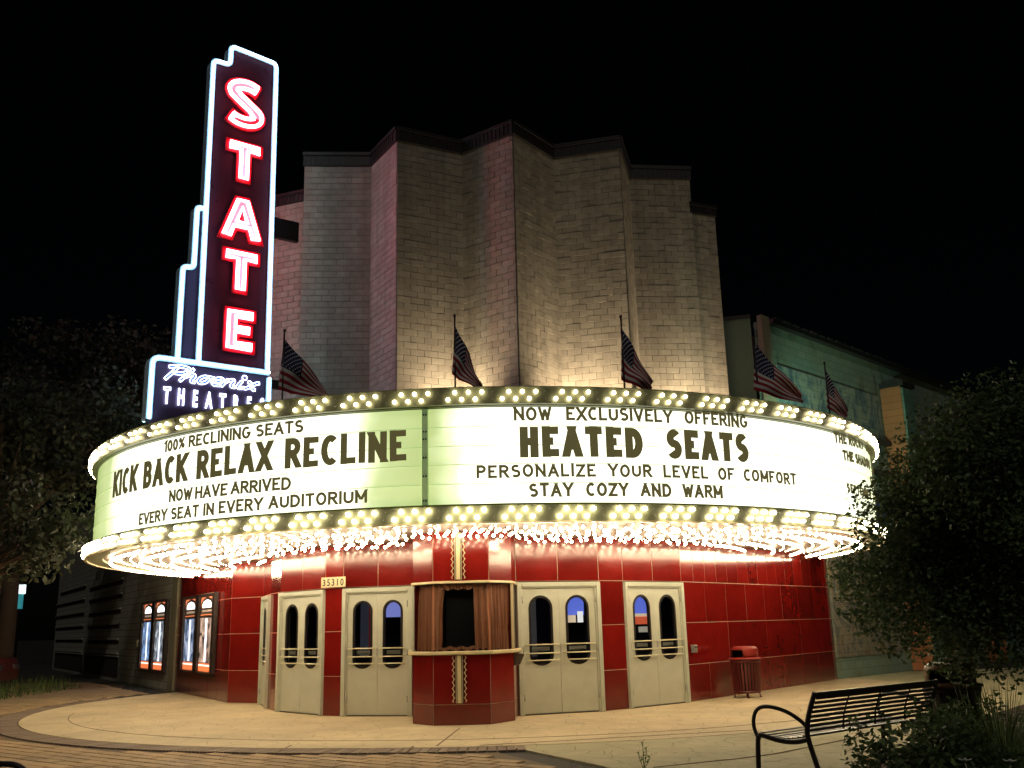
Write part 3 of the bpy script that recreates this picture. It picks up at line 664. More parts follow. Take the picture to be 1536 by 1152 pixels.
# soffit: concentric rings of bulbs, tiny glowing balls between them stand in for reflections
def inside_wall(p):
    x, y = p.x, p.y
    P_ = [(-9.1, 26.6), (-6.4, 21.7), (-5.6, 21.1), (-4.7, 18.9), (-3.3, 17.5), (-1.95, 17.05), (-1.85, 15.95), (-1.4, 15.45), (-.4, 15.45), (.1, 16.0), (.15, 16.6), (1.6, 17.2), (3.3, 18.6), (7.9, 24.3), (8, 34), (-9, 34)]
    c = False; n = len(P_)
    for i in range(n):
        x1, y1 = P_[i]; x2, y2 = P_[i - 1]
        if (y1 > y) != (y2 > y) and x < (x2 - x1) * (y - y1) / (y2 - y1) + x1: c = not c
    return c
nso = 0
rsof = random.Random(4)
for R in (7.83, 7.28, 6.70, 6.14, 5.56, 5.0):
    for half in (0, 1):
        sp = .25; nn = int(2 * math.pi * R / sp)
        for i in range(nn):
            th = 2 * math.pi * (i + .5 * half) / nn + (R * 37 % 1) * .02
            thn = th if th < math.pi else th - 2 * math.pi; fr_k = max(0, min(1, (.95 - abs(thn)) / .25)); wob = ((.05 if half else -.05) + .04 * math.sin(i * 1.9 + half)) * fr_k
            p = rim(th, R + wob, 2.815 + rsof.uniform(-.022, .02) * fr_k)
            if inside_wall(p) or 2.0 < th < 2 * math.pi - 2.0: continue
            ball(restb, ml(p), .0265); nso += 1
    for k in (1, 2):
        Rm = R - .18 * k; nn = int(2 * math.pi * Rm / .30)
        for i in range(nn):
            th = 2 * math.pi * i / nn; p = rim(th, Rm, 2.88)
            if inside_wall(p) or 2.0 < th < 2 * math.pi - 2.0: continue
            ball(restb, ml(p), .010)
tag(restb.build('soffit_bulbs', M_bulb2, mq), kind='stuff')
# changeable letters: strokes cut from flat plate
def arc(cx_, cz_, rx, rz_, a0, a1, n=14): return [(cx_ + rx * math.cos(RD(a0 + (a1 - a0) * i / n)), cz_ + rz_ * math.sin(RD(a0 + (a1 - a0) * i / n))) for i in range(n + 1)]
# unit glyphs on centre lines: 0..1 both ways; 'l' straight stroke, 'c' curve
GF = {
 'A': (.92, [('l', 0, 0, .5, 1), ('l', 1, 0, .5, 1), ('l', .2, .30, .8, .30)]), 'B': (.78, [('l', 0, 0, 0, 1), ('c', [(0, 1), (.5, 1)] + arc(.5, .77, .42, .23, 90, -90) + [(0, .54)]), ('c', [(0, .54), (.5, .54)] + arc(.5, .27, .5, .27, 90, -90) + [(0, 0)])]),
 'C': (.76, [('c', arc(.6, .5, .6, .5, 50, 310, 22))]), 'D': (.86, [('l', 0, 0, 0, 1), ('c', [(0, 1), (.35, 1)] + arc(.35, .5, .65, .5, 90, -90, 18) + [(0, 0)])]),
 'E': (.68, [('l', 0, 0, 0, 1), ('l', 0, 1, 1, 1), ('l', 0, .52, .85, .52), ('l', 0, 0, 1, 0)]), 'F': (.66, [('l', 0, 0, 0, 1), ('l', 0, 1, 1, 1), ('l', 0, .5, .85, .5)]),
 'G': (.88, [('c', arc(.5, .5, .5, .5, 48, 340, 22) + [(1, .45)]), ('l', .58, .45, 1, .45)]), 'H': (.82, [('l', 0, 0, 0, 1), ('l', 1, 0, 1, 1), ('l', 0, .52, 1, .52)]),
 'I': (.0, [('l', .5, 0, .5, 1)]), 'K': (.82, [('l', 0, 0, 0, 1), ('l', .04, .38, 1, 1), ('l', .3, .60, 1, 0)]), 'L': (.64, [('l', 0, 0, 0, 1), ('l', 0, 0, 1, 0)]),
 'M': (1.0, [('l', 0, 0, 0, 1), ('l', 1, 0, 1, 1), ('l', 0, 1, .5, .18), ('l', 1, 1, .5, .18)]), 'N': (.84, [('l', 0, 0, 0, 1), ('l', 1, 0, 1, 1), ('l', 0, 1, 1, 0)]),
 'O': (.90, [('o', arc(.5, .5, .5, .5, 0, 348, 29))]), 'P': (.74, [('l', 0, 0, 0, 1), ('c', [(0, 1), (.5, 1)] + arc(.5, .74, .5, .26, 90, -90) + [(0, .48)])]),
 'R': (.78, [('l', 0, 0, 0, 1), ('c', [(0, 1), (.5, 1)] + arc(.5, .75, .48, .25, 90, -90) + [(0, .5)]), ('l', .45, .5, 1, 0)]),
 'S': (.74, [('c', arc(.5, .76, .46, .24, 35, 250, 14) + arc(.5, .26, .5, .26, 75, -145, 16))]), 'T': (.74, [('l', 0, 1, 1, 1), ('l', .5, 0, .5, 1)]),
 'U': (.82, [('c', [(0, 1)] + arc(.5, .34, .5, .34, 180, 360, 14) + [(1, 1)])]), 'V': (.86, [('l', 0, 1, .5, 0), ('l', 1, 1, .5, 0)]),
 'W': (1.15, [('l', 0, 1, .27, 0), ('l', .5, .92, .27, 0), ('l', .5, .92, .73, 0), ('l', 1, 1, .73, 0)]), 'X': (.84, [('l', 0, 0, 1, 1), ('l', 0, 1, 1, 0)]), 'Y': (.84, [('l', 0, 1, .5, .45), ('l', 1, 1, .5, .45), ('l', .5, 0, .5, .47)]),
 'Z': (.76, [('l', 0, 1, 1, 1), ('l', 0, 0, 1, 0), ('l', 0, 0, 1, 1)]), '1': (.12, [('l', 1, 0, 1, 1), ('l', -1.6, .74, 1, 1)]), '0': (.60, [('o', arc(.5, .5, .5, .5, 0, 348, 29))]),
 '%': (.78, [('l', .1, 0, .9, 1), ('o', arc(.15, .8, .17, .17, 0, 330, 11)), ('o', arc(.85, .2, .17, .17, 0, 330, 11))]), '2': (.66, [('c', arc(.5, .72, .48, .28, 160, -40, 14) + [(.02, .0)]), ('l', 0, 0, 1, 0)]),
 '8': (.66, [('o', arc(.5, .76, .42, .24, 0, 345, 20)), ('o', arc(.5, .26, .5, .26, 0, 345, 20))])}
SG = {}
def stroke_letter(ch, H, wsc, t):
    k = (ch, round(H, 3), round(wsc, 3), round(t, 3))
    if k in SG: return SG[k]
    wu, st = GF[ch]; W = wu * H * wsc * .86; mbx = MB(); h0, h1 = t / 2, H - t / 2; X = lambda x: (x - .5) * W; Z = lambda z: h0 + z * (h1 - h0)
    for n_, s_ in enumerate(st):
        y = -.0004 * n_; tk = t * (.8 if ch == '%' else 1)
        def slab(lp, quads):
            n = len(lp); mbx.add([(a, y - .010, b) for a, b in lp] + [(a, y, b) for a, b in lp], quads + [(i, (i + 1) % n, n + (i + 1) % n, n + i) for i in range(n)])
        if s_[0] == 'l':
            x0, z0, x1, z1 = X(s_[1]), Z(s_[2]), X(s_[3]), Z(s_[4])
            if abs(s_[2] - s_[4]) < 1e-6:
                e0 = t / 2 if s_[1] in (0,) or ch == 'T' else 0; e1 = t / 2 if (s_[3] == 1 and ch in 'TZEFLGH2') else 0; slab([(x0 - e0, z0 - tk * .46), (x1 + e1, z0 - tk * .46), (x1 + e1, z0 + tk * .46), (x0 - e0, z0 + tk * .46)], [(0, 1, 2, 3)])
            else:
                if z0 > z1: x0, z0, x1, z1 = x1, z1, x0, z0
                L_ = math.hypot(x1 - x0, z1 - z0); hw = min(tk * .5 * L_ / abs(z1 - z0), tk * .95)
                kx = (x1 - x0) / (z1 - z0); 
                if z0 < h0 + .02 * H: x0 -= kx * t / 2; z0 -= t / 2
                if z1 > h1 - .02 * H: x1 += kx * t / 2; z1 += t / 2
                slab([(x0 - hw, z0), (x0 + hw, z0), (x1 + hw, z1), (x1 - hw, z1)], [(0, 1, 2, 3)])
        else:
            P = [(X(a), Z(b)) for a, b in s_[1]]
            if s_[0] == 'c': lp = ribbon(P, tk / 2); n = len(P); slab(lp, [(i, i + 1, 2 * n - 2 - i, 2 * n - 1 - i) for i in range(n - 1)])
            else:
                n = len(P); Q = P + P[:2]; In, Ou = [], []
                for i in range(n):
                    a, b = Vector(P[i - 1]), Vector(P[(i + 1) % n]); d = (b - a).normalized(); nn = Vector((-d.y, d.x)) * tk / 2; In.append((P[i][0] + nn.x, P[i][1] + nn.y)); Ou.append((P[i][0] - nn.x, P[i][1] - nn.y))
                vs = [(a, y - .010, b) for a, b in Ou + In] + [(a, y, b) for a, b in Ou + In]
                mbx.add(vs, [(i, (i + 1) % n, n + (i + 1) % n, n + i) for i in range(n)] + [(i, 2 * n + i, 2 * n + (i + 1) % n, (i + 1) % n) for i in range(n)] + [(n + i, n + (i + 1) % n, 3 * n + (i + 1) % n, 3 * n + i) for i in range(n)])
    SG[k] = (mbx.mesh('letter', M_letter), W + t); return SG[k]
def ribbon(P, hw):
    Lf, Rt = [], []
    for i in range(len(P)):
        a = Vector(P[max(i - 1, 0)]); b = Vector(P[min(i + 1, len(P) - 1)]); d = (b - a).normalized(); nn = Vector((-d.y, d.x))
        Lf.append((P[i][0] + nn.x * hw, P[i][1] + nn.y * hw)); Rt.append((P[i][0] - nn.x * hw, P[i][1] - nn.y * hw))
    return Lf + Rt[::-1]
def line(body, x0, y0a, y0b, x1, y1a, y1b, tw=.21, wsc=.86, wg=.30):
    t0, za = cyl(x0, y0a); _, zb = cyl(x0, y0b); t1, zc = cyl(x1, y1a); _, zd = cyl(x1, y1b)
    H = ((za - zb) + (zc - zd)) / 2; t = tw * H; Lm = (t1 - t0) * RF
    for _ in range(30):
        ws = [0 if ch == ' ' else stroke_letter(ch, H, wsc, t)[1] for ch in body]
        nsp = len(body.split()) - 1; ng = len(body.replace(' ', '')) - 1 - nsp; sp_ = wg * H
        g = (Lm - sum(ws) - nsp * sp_) / (ng + nsp * (1.0 if wg > .5 else 1.9) * (1 if Lm > 1.2 * sum(ws) else .3))
        if g > .42 * t: break
        wsc *= .95
    Sw = (Lm - sum(ws) - ng * g) / max(nsp, 1)
    x = 0.0
    for ch, w_ in zip(body, ws):
        if ch == ' ': x += Sw - g; continue
        th = t0 + (x + w_ / 2) / RF; f = (th - t0) / (t1 - t0)
        o = obj('letter', stroke_letter(ch, H, wsc, t)[0], mq, ml(rim(th, RF + .026, zb + (zd - zb) * f + random.uniform(-.005, .005))))
        o.rotation_euler = (0, RD(random.uniform(-.7, .7)), th); x += w_ + g
line('100% RECLINING SEATS', 250.5, 661.5, 679, 457, 629.8, 648.6)
line('KICK BACK RELAX RECLINE', 174.6, 707, 746, 610.4, 646.7, 691.7, .22)
line('NOW HAVE ARRIVED', 257, 736, 754, 438.5, 715, 734.7)
line('EVERY SEAT IN EVERY AUDITORIUM', 212, 770, 788, 552, 734.7, 754, .21)
line('NOW EXCLUSIVELY OFFERING', 770, 612, 632, 1118, 624, 643, .21, .80, .95)
line('HEATED SEATS', 778.6, 641, 687, 1118, 652, 694.5, .27, .92, .75)
line('PERSONALIZE YOUR LEVEL OF COMFORT', 714.5, 698, 718, 1190.6, 711, 728, .21, .80, .85)
line('STAY COZY AND WARM', 792.6, 726, 746, 1081, 728, 748, .22, .85, .85)
line('THE ROCKY', 1248, 648.5, 663.8, 1291, 660, 674, .27)
line('HORROR', 1294.5, 661, 675, 1311.5, 681, 694, .27)
line('THE SHADOW', 1261, 675, 690, 1301, 690, 704, .27)
line('CAST', 1303.5, 691, 705, 1312, 704, 716, .27)
line('SHOW', 1302, 713, 727, 1311.5, 722, 735, .27)
line('SEPTEMBER', 1267, 724, 737.5, 1303, 738, 750, .27)
line('28', 1306, 739, 751, 1310, 743, 755)

# warm flood lamps on the marquee roof washing the pleats
M_lampbody = mat('lamp_housing', (.04, .04, .04), .5)
def flood(p, aim, energy, col, label, size=60, blend=.8, top=None):
    f = empty('flood_lamp', p, label, 'flood lamp', 'flood lamps on the roof')
    hz = (top - p[2]) if top else 0.0; d = (Vector(aim) - Vector((p[0], p[1], p[2] + hz))).normalized(); rz = math.atan2(d.y, d.x) - math.pi / 2
    MB().box(-.14, .14, -.12, .04, .10, .26).build('housing', M_lampbody, f, (0, 0, hz), rz); MB().box(-.03, .03, -.03, .03, 0, .10 + hz).build('foot', M_lampbody, f)
    l = bpy.data.lights.new('flood_light', 'SPOT'); l.energy = energy; l.color = col; l.spot_size = RD(size); l.spot_blend = blend; l.shadow_soft_size = .12
    lo = bpy.data.objects.new('flood_light', l); link(lo, f); lo.location = (d.x * .1, d.y * .1, .40 + hz); lo.rotation_euler = d.to_track_quat('-Z', 'Y').to_euler()
WARM = (1, .77, .50)
flood((-1.35, 25.25, 4.66), (-1.7, 25.95, 8.0), 646, WARM, 'flood lamp on a post below the left inner fold of the tower', 130, 1, 6.1)
flood((1.15, 25.75, 4.66), (1.35, 26.45, 8.0), 570, WARM, 'flood lamp on a post below the middle fold of the tower', 130, 1, 6.0)
flood((2.6, 25.55, 4.66), (2.5, 26.3, 8.0), 494, WARM, 'flood lamp on a post before the broad right pleat of the tower', 130, 1, 6.0)
flood((4.75, 27.3, 4.66), (4.7, 28.1, 8.2), 494, WARM, 'flood lamp on a post below the right fold of the tower', 130, 1, 6.2)
flood((6.2, 27.3, 4.66), (6.3, 28.1, 8.2), 304, WARM, 'flood lamp on a post at the right end of the tower', 130, 1, 6.2)

# ================================================================= BLADE SIGN
KS = 25.0 / 21.5; SL = atd(226, 537, 25.0); SU = Vector((.799, .602, 0)); 
bs = empty('blade_sign', (SL.x, SL.y, EYE + KS * (4.66 - EYE)), 'tall stepped vertical neon sign reading STATE above a Phoenix Theatres box', 'neon sign', rz=math.atan2(.602, .799)); bs.scale = (KS, KS, KS)
ZB = 4.66
# local: x along, y into the wall side (back), z up from roof
outline = [(1.04, 7.2), (1.0, 14.73), (1.385, 14.76), (1.385, 15.27), (2.55, 15.19), (2.65, 7.2)]
TD = .20
def spr(pts, y0, y1):
    n = len(pts); vs = [(x, y0, z - ZB) for x, z in pts] + [(x, y1, z - ZB) for x, z in pts]
    return MB().add(vs, [tuple(range(n))[::-1]] + [(i, (i + 1) % n, n + (i + 1) % n, n + i) for i in range(n)] + [tuple(range(n, 2 * n))])
spr([(1.06, 7.22), (1.06, 14.68), (1.43, 14.68), (1.43, 15.2), (2.56, 15.12), (2.58, 7.22)], 0, TD).build('main_panel', M_signface, bs)
spr([(.56, 7.22), (.56, 9.36), (.80, 9.38), (.80, 10.85), (1.058, 10.85), (1.058, 7.22)], .02, TD - .02).build('stepped_fin', M_signpurple, bs)
spr([(.04, 4.35), (.04, 7.19), (2.64, 7.19), (2.64, 4.35)], -.03, TD + .03).build('lower_box', M_signpurple, bs)
MB().box(.2, 2.5, .02, .18, -.44, -.311).build('base_plate', M_iron, bs)
def rounded(path, r=.13, n=6):
    P = [Vector((x, z)) for x, z in path]; out = [P[0]]
    for i in range(1, len(P) - 1):
        a = (P[i - 1] - P[i]); b = (P[i + 1] - P[i]); rr = min(r, a.length / 2.2, b.length / 2.2); a.normalize(); b.normalize()
        s = P[i] + a * rr; e = P[i] + b * rr
        for k in range(n + 1): t = k / n; out.append(s * (1 - t) ** 2 + P[i] * 2 * t * (1 - t) + e * t ** 2)
    out.append(P[-1]); return [(p.x, p.y) for p in out]
borders = [rounded([(1.02, 7.26), (.99, 14.72), (1.40, 14.72), (1.40, 15.24), (2.56, 15.16), (2.62, 7.26)]),
           rounded([(.56, 7.26), (.56, 9.40), (.80, 9.41), (.80, 10.88), (.98, 10.88)], .1),
           rounded([(.03, 5.86), (.03, 7.22), (2.66, 7.22)], .16),
           [(2.66, 7.10), (2.66, 5.0)]]
for side, yy in ((0, -.04), (1, TD + .04)):
    for bi, path in enumerate(borders):
        if bi >= 2: yo = yy + (-.03 if side == 0 else .03)
        else: yo = yy
        P = path; vs = []; n = len(P); wd = .066
        for i, (x, z) in enumerate(P):
            a = Vector(P[max(i - 1, 0)]); b = Vector(P[min(i + 1, n - 1)]); d = (b - a).normalized(); nn = Vector((-d.y, d.x))
            yb = yo + (.035 if side == 0 else -.035)
            for sgn, y in ((-1, yb), (-1, yo + (.012 if side == 0 else -.012)), (1, yo + (.012 if side == 0 else -.012)), (1, yb)): vs.append((x + nn.x * wd * sgn, y, z + nn.y * wd * sgn - ZB))
        fs = [(4 * i + k, 4 * i + 4 + k, 4 * i + 4 + (k + 1) % 4, 4 * i + (k + 1) % 4) for i in range(n - 1) for k in range(4)] + [(0, 1, 2, 3), (4 * n - 1, 4 * n - 2, 4 * n - 3, 4 * n - 4)]
        MB().add(vs, fs).build('border_channel', M_signedge, bs)
        MB().tube([(x, yo - (.022 if side == 0 else -.022), z - ZB) for x, z in P], .025, 8).build('neon_tube', M_neonW if side == 0 else M_neonWb, bs)
# STATE
def offset_poly(P, d):
    out = []; n = len(P)
    for i in range(n):
        a, b, c = Vector(P[i - 1]), Vector(P[i]), Vector(P[(i + 1) % n]); e1 = (b - a).normalized(); e2 = (c - b).normalized()
        n1 = Vector((e1.y, -e1.x)); n2 = Vector((e2.y, -e2.x)); k = (n1 + n2); k = k / max(.35, k.dot(n1)) if k.length > 1e-6 else n1
        out.append((b.x + k.x * d, b.y + k.y * d))
    return out
def ccw(P): 
    A = sum(P[i - 1][0] * P[i][1] - P[i][0] * P[i - 1][1] for i in range(len(P))); return P if A > 0 else P[::-1]
Tl = [(-.40, .98), (.40, .98), (.40, .74), (.13, .74), (.13, 0), (-.13, 0), (-.13, .74), (-.40, .74)]
El = [(-.33, 0), (-.33, 1), (.33, 1), (.33, .77), (-.06, .77), (-.06, .62), (.26, .62), (.26, .40), (-.06, .40), (-.06, .23), (.33, .23), (.33, 0)]
Al = [(-.47, 0), (-.14, 1), (.14, 1), (.47, 0), (.22, 0), (.14, .25), (-.14, .25), (-.22, 0)]
Ah = [(-.075, .45), (0, .72), (.075, .45)]
cl = []
for i in range(9): a = RD(38 + i * 20); cl.append((.02 + .30 * math.cos(a) * 1.05, .73 + .165 * math.sin(a)))
for i in range(10): a = RD(30 - i * 20); cl.append((-.02 + .32 * math.cos(a) * 1.05, .27 + .165 * math.sin(a)))
def smooth_line(P, it=2):
    for _ in range(it):
        Q = [P[0]]
        for a, b in zip(P[:-1], P[1:]): Q += [(a[0] * .75 + b[0] * .25, a[1] * .75 + b[1] * .25), (a[0] * .25 + b[0] * .75, a[1] * .25 + b[1] * .75)]
        Q.append(P[-1]); P = Q
    return P
def ribbon(P, hw):
    Lf, Rt = [], []
    for i in range(len(P)):
        a = Vector(P[max(i - 1, 0)]); b = Vector(P[min(i + 1, len(P) - 1)]); d = (b - a).normalized(); nn = Vector((-d.y, d.x))
        Lf.append((P[i][0] + nn.x * hw, P[i][1] + nn.y * hw)); Rt.append((P[i][0] - nn.x * hw, P[i][1] - nn.y * hw))
    return Lf + Rt[::-1]
cls = smooth_line(cl, 1)
Sl = [(x, z) for x, z in ribbon(cls, .12)]
def sign_letter(loops, cx_, z0, w_, h_, side):
    name = 'sign_letter'
    L_ = [[(x * w_ * (1 if side == 0 else -1), z * h_) for x, z in ccw(lp) ] for lp in loops]
    L_ = [ccw(l) for l in L_]
    big = [offset_poly(l, .050 if i == 0 else -.045) for i, l in enumerate(L_)]
    me_ = plate(big, .05, M_chanR, name)
    o = obj(name, me_, bs, (cx_, -.052 if side == 0 else TD + .002, z0 - ZB))
    obj('letter_glow_plate', plate([offset_poly(l, -.045 if i == 0 else .035) for i, l in enumerate(L_)], .006, mat('pink_glow_paint', (.9, .42, .48), .4)), o, (0, -.007 if side == 0 else .051, 0))  # added pink plate: neon glow inside the letter put into its colour
    tb_ = MB()
    for i, l in enumerate(L_):
        t = offset_poly(l, -.052 if i == 0 else .036)
        yq = -.072 if side == 0 else TD + .072
        tb_.tube([(x, yq + (0.052 if side == 0 else -.002), z) for x, z in t], .047, 8, closed=True)
    tt = tb_.build('letter_tube', M_neonR if side == 0 else M_neonRb, o)
for side in (0, 1):
    for lp, cx_, z0, w_, h_ in (([Sl], 1.80, 13.18, 1.12, 1.24), ([Tl], 1.84, 11.80, 1.02, .98), ([Al, Ah], 1.85, 10.32, 1.06, 1.02), ([Tl], 1.88, 9.04, 1.02, 1.00), ([El], 1.92, 7.64, 1.0, .96)):
        sign_letter(lp, cx_, z0, w_, h_, side)
# Phoenix in looping outlined script; THEATRES in block tubes
scr = {
 'P': [[(.10, 0), (.30, .95)], [(-.02, .86), (.30, 1.0), (.72, .92), (.74, .68), (.50, .48), (.22, .50)]],
 'h': [[(.0, 0), (.24, .92)], [(.08, .28), (.30, .56), (.44, .48), (.36, .05), (.55, .04)]],
 'o': [[(.40, .50), (.20, .50), (.08, .25), (.16, .04), (.34, .04), (.46, .28), (.38, .50), (.62, .46)]],
 'e': [[(.10, .25), (.40, .34), (.42, .52), (.22, .52), (.08, .25), (.18, .03), (.46, .06)]],
 'n': [[(.04, 0), (.14, .52)], [(.08, .30), (.28, .54), (.42, .48), (.36, .05), (.56, .05)]],
 'i': [[(.12, .52), (.04, .08), (.16, .02), (.32, .08)]],
 'x': [[(.02, .50), (.12, .52), (.30, .05), (.44, .04)], [(.46, .52), (.34, .50), (.10, .05), (-.02, .06)]]}
adv = {'P': .62, 'h': .52, 'o': .52, 'e': .46, 'n': .56, 'i': .34, 'x': .5}
for side in (0, 1):
    ph = empty('script_lettering', (0, 0, 0), parent=bs)
    x = .0; fill = []; tubes = MB()
    for ch in 'Phoenix':
        for st in scr[ch]:
            P = smooth_line([(x + a + b * .28, b) for a, b in st], 2)
            P = [(.25 + a * .60, 6.76 + b * .335) for a, b in P]
            if side: P = [(2.68 - a, b) for a, b in P]
            fill.append(P)
        if ch == 'i': ctr = (.25 + (x + .36) * .60, 6.76 + .78 * .335); 
        x += adv[ch]
    y0 = -.04 if side == 0 else TD + .04; sg = -1 if side == 0 else 1
    fb = MB()
    for j, P in enumerate(fill):
        lp = ribbon(P, .030); n = len(P)
        yf = y0 + sg * (.004 + .0012 * j)
        fb.add([(a, yf, b - ZB) for a, b in lp], [(i, i + 1, 2 * n - 2 - i, 2 * n - 1 - i) for i in range(n - 1)])
        tubes.tube([(a, y0 + sg * .028, b - ZB) for a, b in lp], .0095, 5, closed=True)
    cx2 = ctr[0] if side == 0 else 2.68 - ctr[0]
    tubes.tube([(cx2 + .055 * math.cos(a * .52), y0 + sg * .028, ctr[1] + .055 * math.sin(a * .52) - ZB) for a in range(12)], .0095, 5, closed=True)
    fb.build('script_fill', M_chanB, ph); tubes.build('script_tube', M_neonB, ph)
    th_ = 'THEATRES'
    for i, ch in enumerate(th_):
        cxx = .37 + i * .305 if side == 0 else 2.31 - i * .305
        cu = bpy.data.curves.new('t', 'FONT'); cu.body = ch; cu.size = .50; cu.align_x = 'CENTER'; cu.fill_mode = 'NONE'; cu.bevel_depth = .012; cu.resolution_u = 3; cu.bevel_resolution = 1; cu.offset = .006
        me_ = curve_mesh(cu, M_neonB, 'block_letter_tube', 0)
        o = obj('block_letter_tube', me_, bs, (cxx, y0 + sg * .03, 6.24 - ZB)); o.scale = (.42 if ch != 'T' else .48, 1, 1.0)
        if side: o.rotation_euler = (0, 0, math.pi)
# bracket beams to the tower
MB().box(2.56, 3.32, .04, .17, 10.62 - ZB, 11.12 - ZB).build('bracket', M_iron, bs)
MB().box(2.58, 3.2, .06, .16, 6.9 - ZB, 7.1 - ZB).build('bracket', M_iron, bs)
MB().tube([(1.45, .2, 15.2 - ZB), (1.45, .2, 15.6 - ZB)], .008, 6).tube([(1.45, .2, 15.56 - ZB), (2.3, .2, 15.1 - ZB)], .005, 5).build('lightning_rod', M_iron, bs)

# ================================================================= LEFT WING WALL, POSTERS
GW = stone_mat
m = bpy.data.materials.new('grey_block_wall'); m.use_nodes = True; nt = m.node_tree; b = nt.nodes['Principled BSDF']; N = nt.nodes.new; Lk = nt.links.new
tc = N('ShaderNodeTexCoord'); mpg = N('ShaderNodeMapping'); mpg.inputs['Rotation'].default_value = (RD(90), 0, 0); br = N('ShaderNodeTexBrick')
br.inputs['Scale'].default_value = 1; br.inputs['Brick Width'].default_value = .4; br.inputs['Row Height'].default_value = .2; br.inputs['Mortar Size'].default_value = .008
br.inputs['Color1'].default_value = (.44, .42, .35, 1); br.inputs['Color2'].default_value = (.38, .36, .30, 1); br.inputs['Mortar'].default_value = (.09, .085, .07, 1)
Lk(tc.outputs['Object'], mpg.inputs['Vector']); Lk(mpg.outputs[0], br.inputs['Vector']); Lk(br.outputs['Color'], b.inputs['Base Color']); b.inputs['Roughness'].default_value = .9
bp = N('ShaderNodeBump'); bp.inputs['Strength'].default_value = .6; bp.inputs['Distance'].default_value = .01; bp.invert = True; Lk(br.outputs['Fac'], bp.inputs['Height']); Lk(bp.outputs[0], b.inputs['Normal'])
M_grey = m
W0 = gp(78, 1003)
L0, rz0 = seg(W0, W1)
lw_ = empty('left_wing_wall', W0, 'long grey block wall with dark recessed slots left of the red tiles', 'wall', rz=rz0)
MB().box(0, L0 - .02, 0, .3, -.03, 6.6).build('wall_body', M_grey, lw_)
MB().box(L0 - .62, L0 - .021, -.05, -.002, 0, 6.5).build('corner_pier', mat('pier_block', (.24, .21, .15), .9, var=.15), lw_)
def z8(x, y): return x / 3.098, 780 + y / 3.098
M_slot = mat('slot_shade', (.035, .03, .025), .9)
for (xa, ya, xb, yb, h) in [(285, 333, 400, 314, 16), (420, 310, 572, 285, 20), (268, 388, 395, 378, 15), (418, 368, 568, 350, 20), (262, 445, 392, 437, 15), (415, 432, 562, 418, 20),
                         (262, 500, 388, 495, 14), (412, 492, 556, 487, 18), (260, 558, 385, 553, 14), (410, 560, 552, 555, 20), (258, 610, 380, 612, 16), (408, 618, 548, 622, 20), (252, 676, 380, 690, 44), (394, 692, 545, 708, 56)]:
    a = wallpt(W0, W1, *z8(xa, ya)); b_ = wallpt(W0, W1, *z8(xb, yb)); c_ = wallpt(W0, W1, *z8(xb, yb + h))
    zt = (a[1] + b_[1]) / 2; hh = abs(b_[1] - c_[1])
    if h > 30: zt = max(zt, .75); z0_ = .08
    else: z0_ = zt - hh
    # a slot: recess shade painted as a dark slab on the face, ledge above
    MB().box(a[0], b_[0], -.012, -.002, z0_, zt).build('slot', M_slot, lw_)
    MB().box(a[0] - .05, b_[0] + .05, -.06, -.002, zt + .001, zt + .05).build('ledge', M_grey, lw_)
a = wallpt(W0, W1, 207, 965)
sp_ = Vector((math.sin(rz0), -math.cos(rz0), 0))
q = V(W0.x + math.cos(rz0) * a[0], W0.y + math.sin(rz0) * a[0]) + sp_ * .003
ob = MB().bbox(-.08, .08, -.04, 0, -.10, .10, .01).build('outlet_cover', M_cream, None, (q.x, q.y, a[1]), rz0); tag(ob, 'small pale cover plate on the grey wall left of the poster cases', 'cover plate')

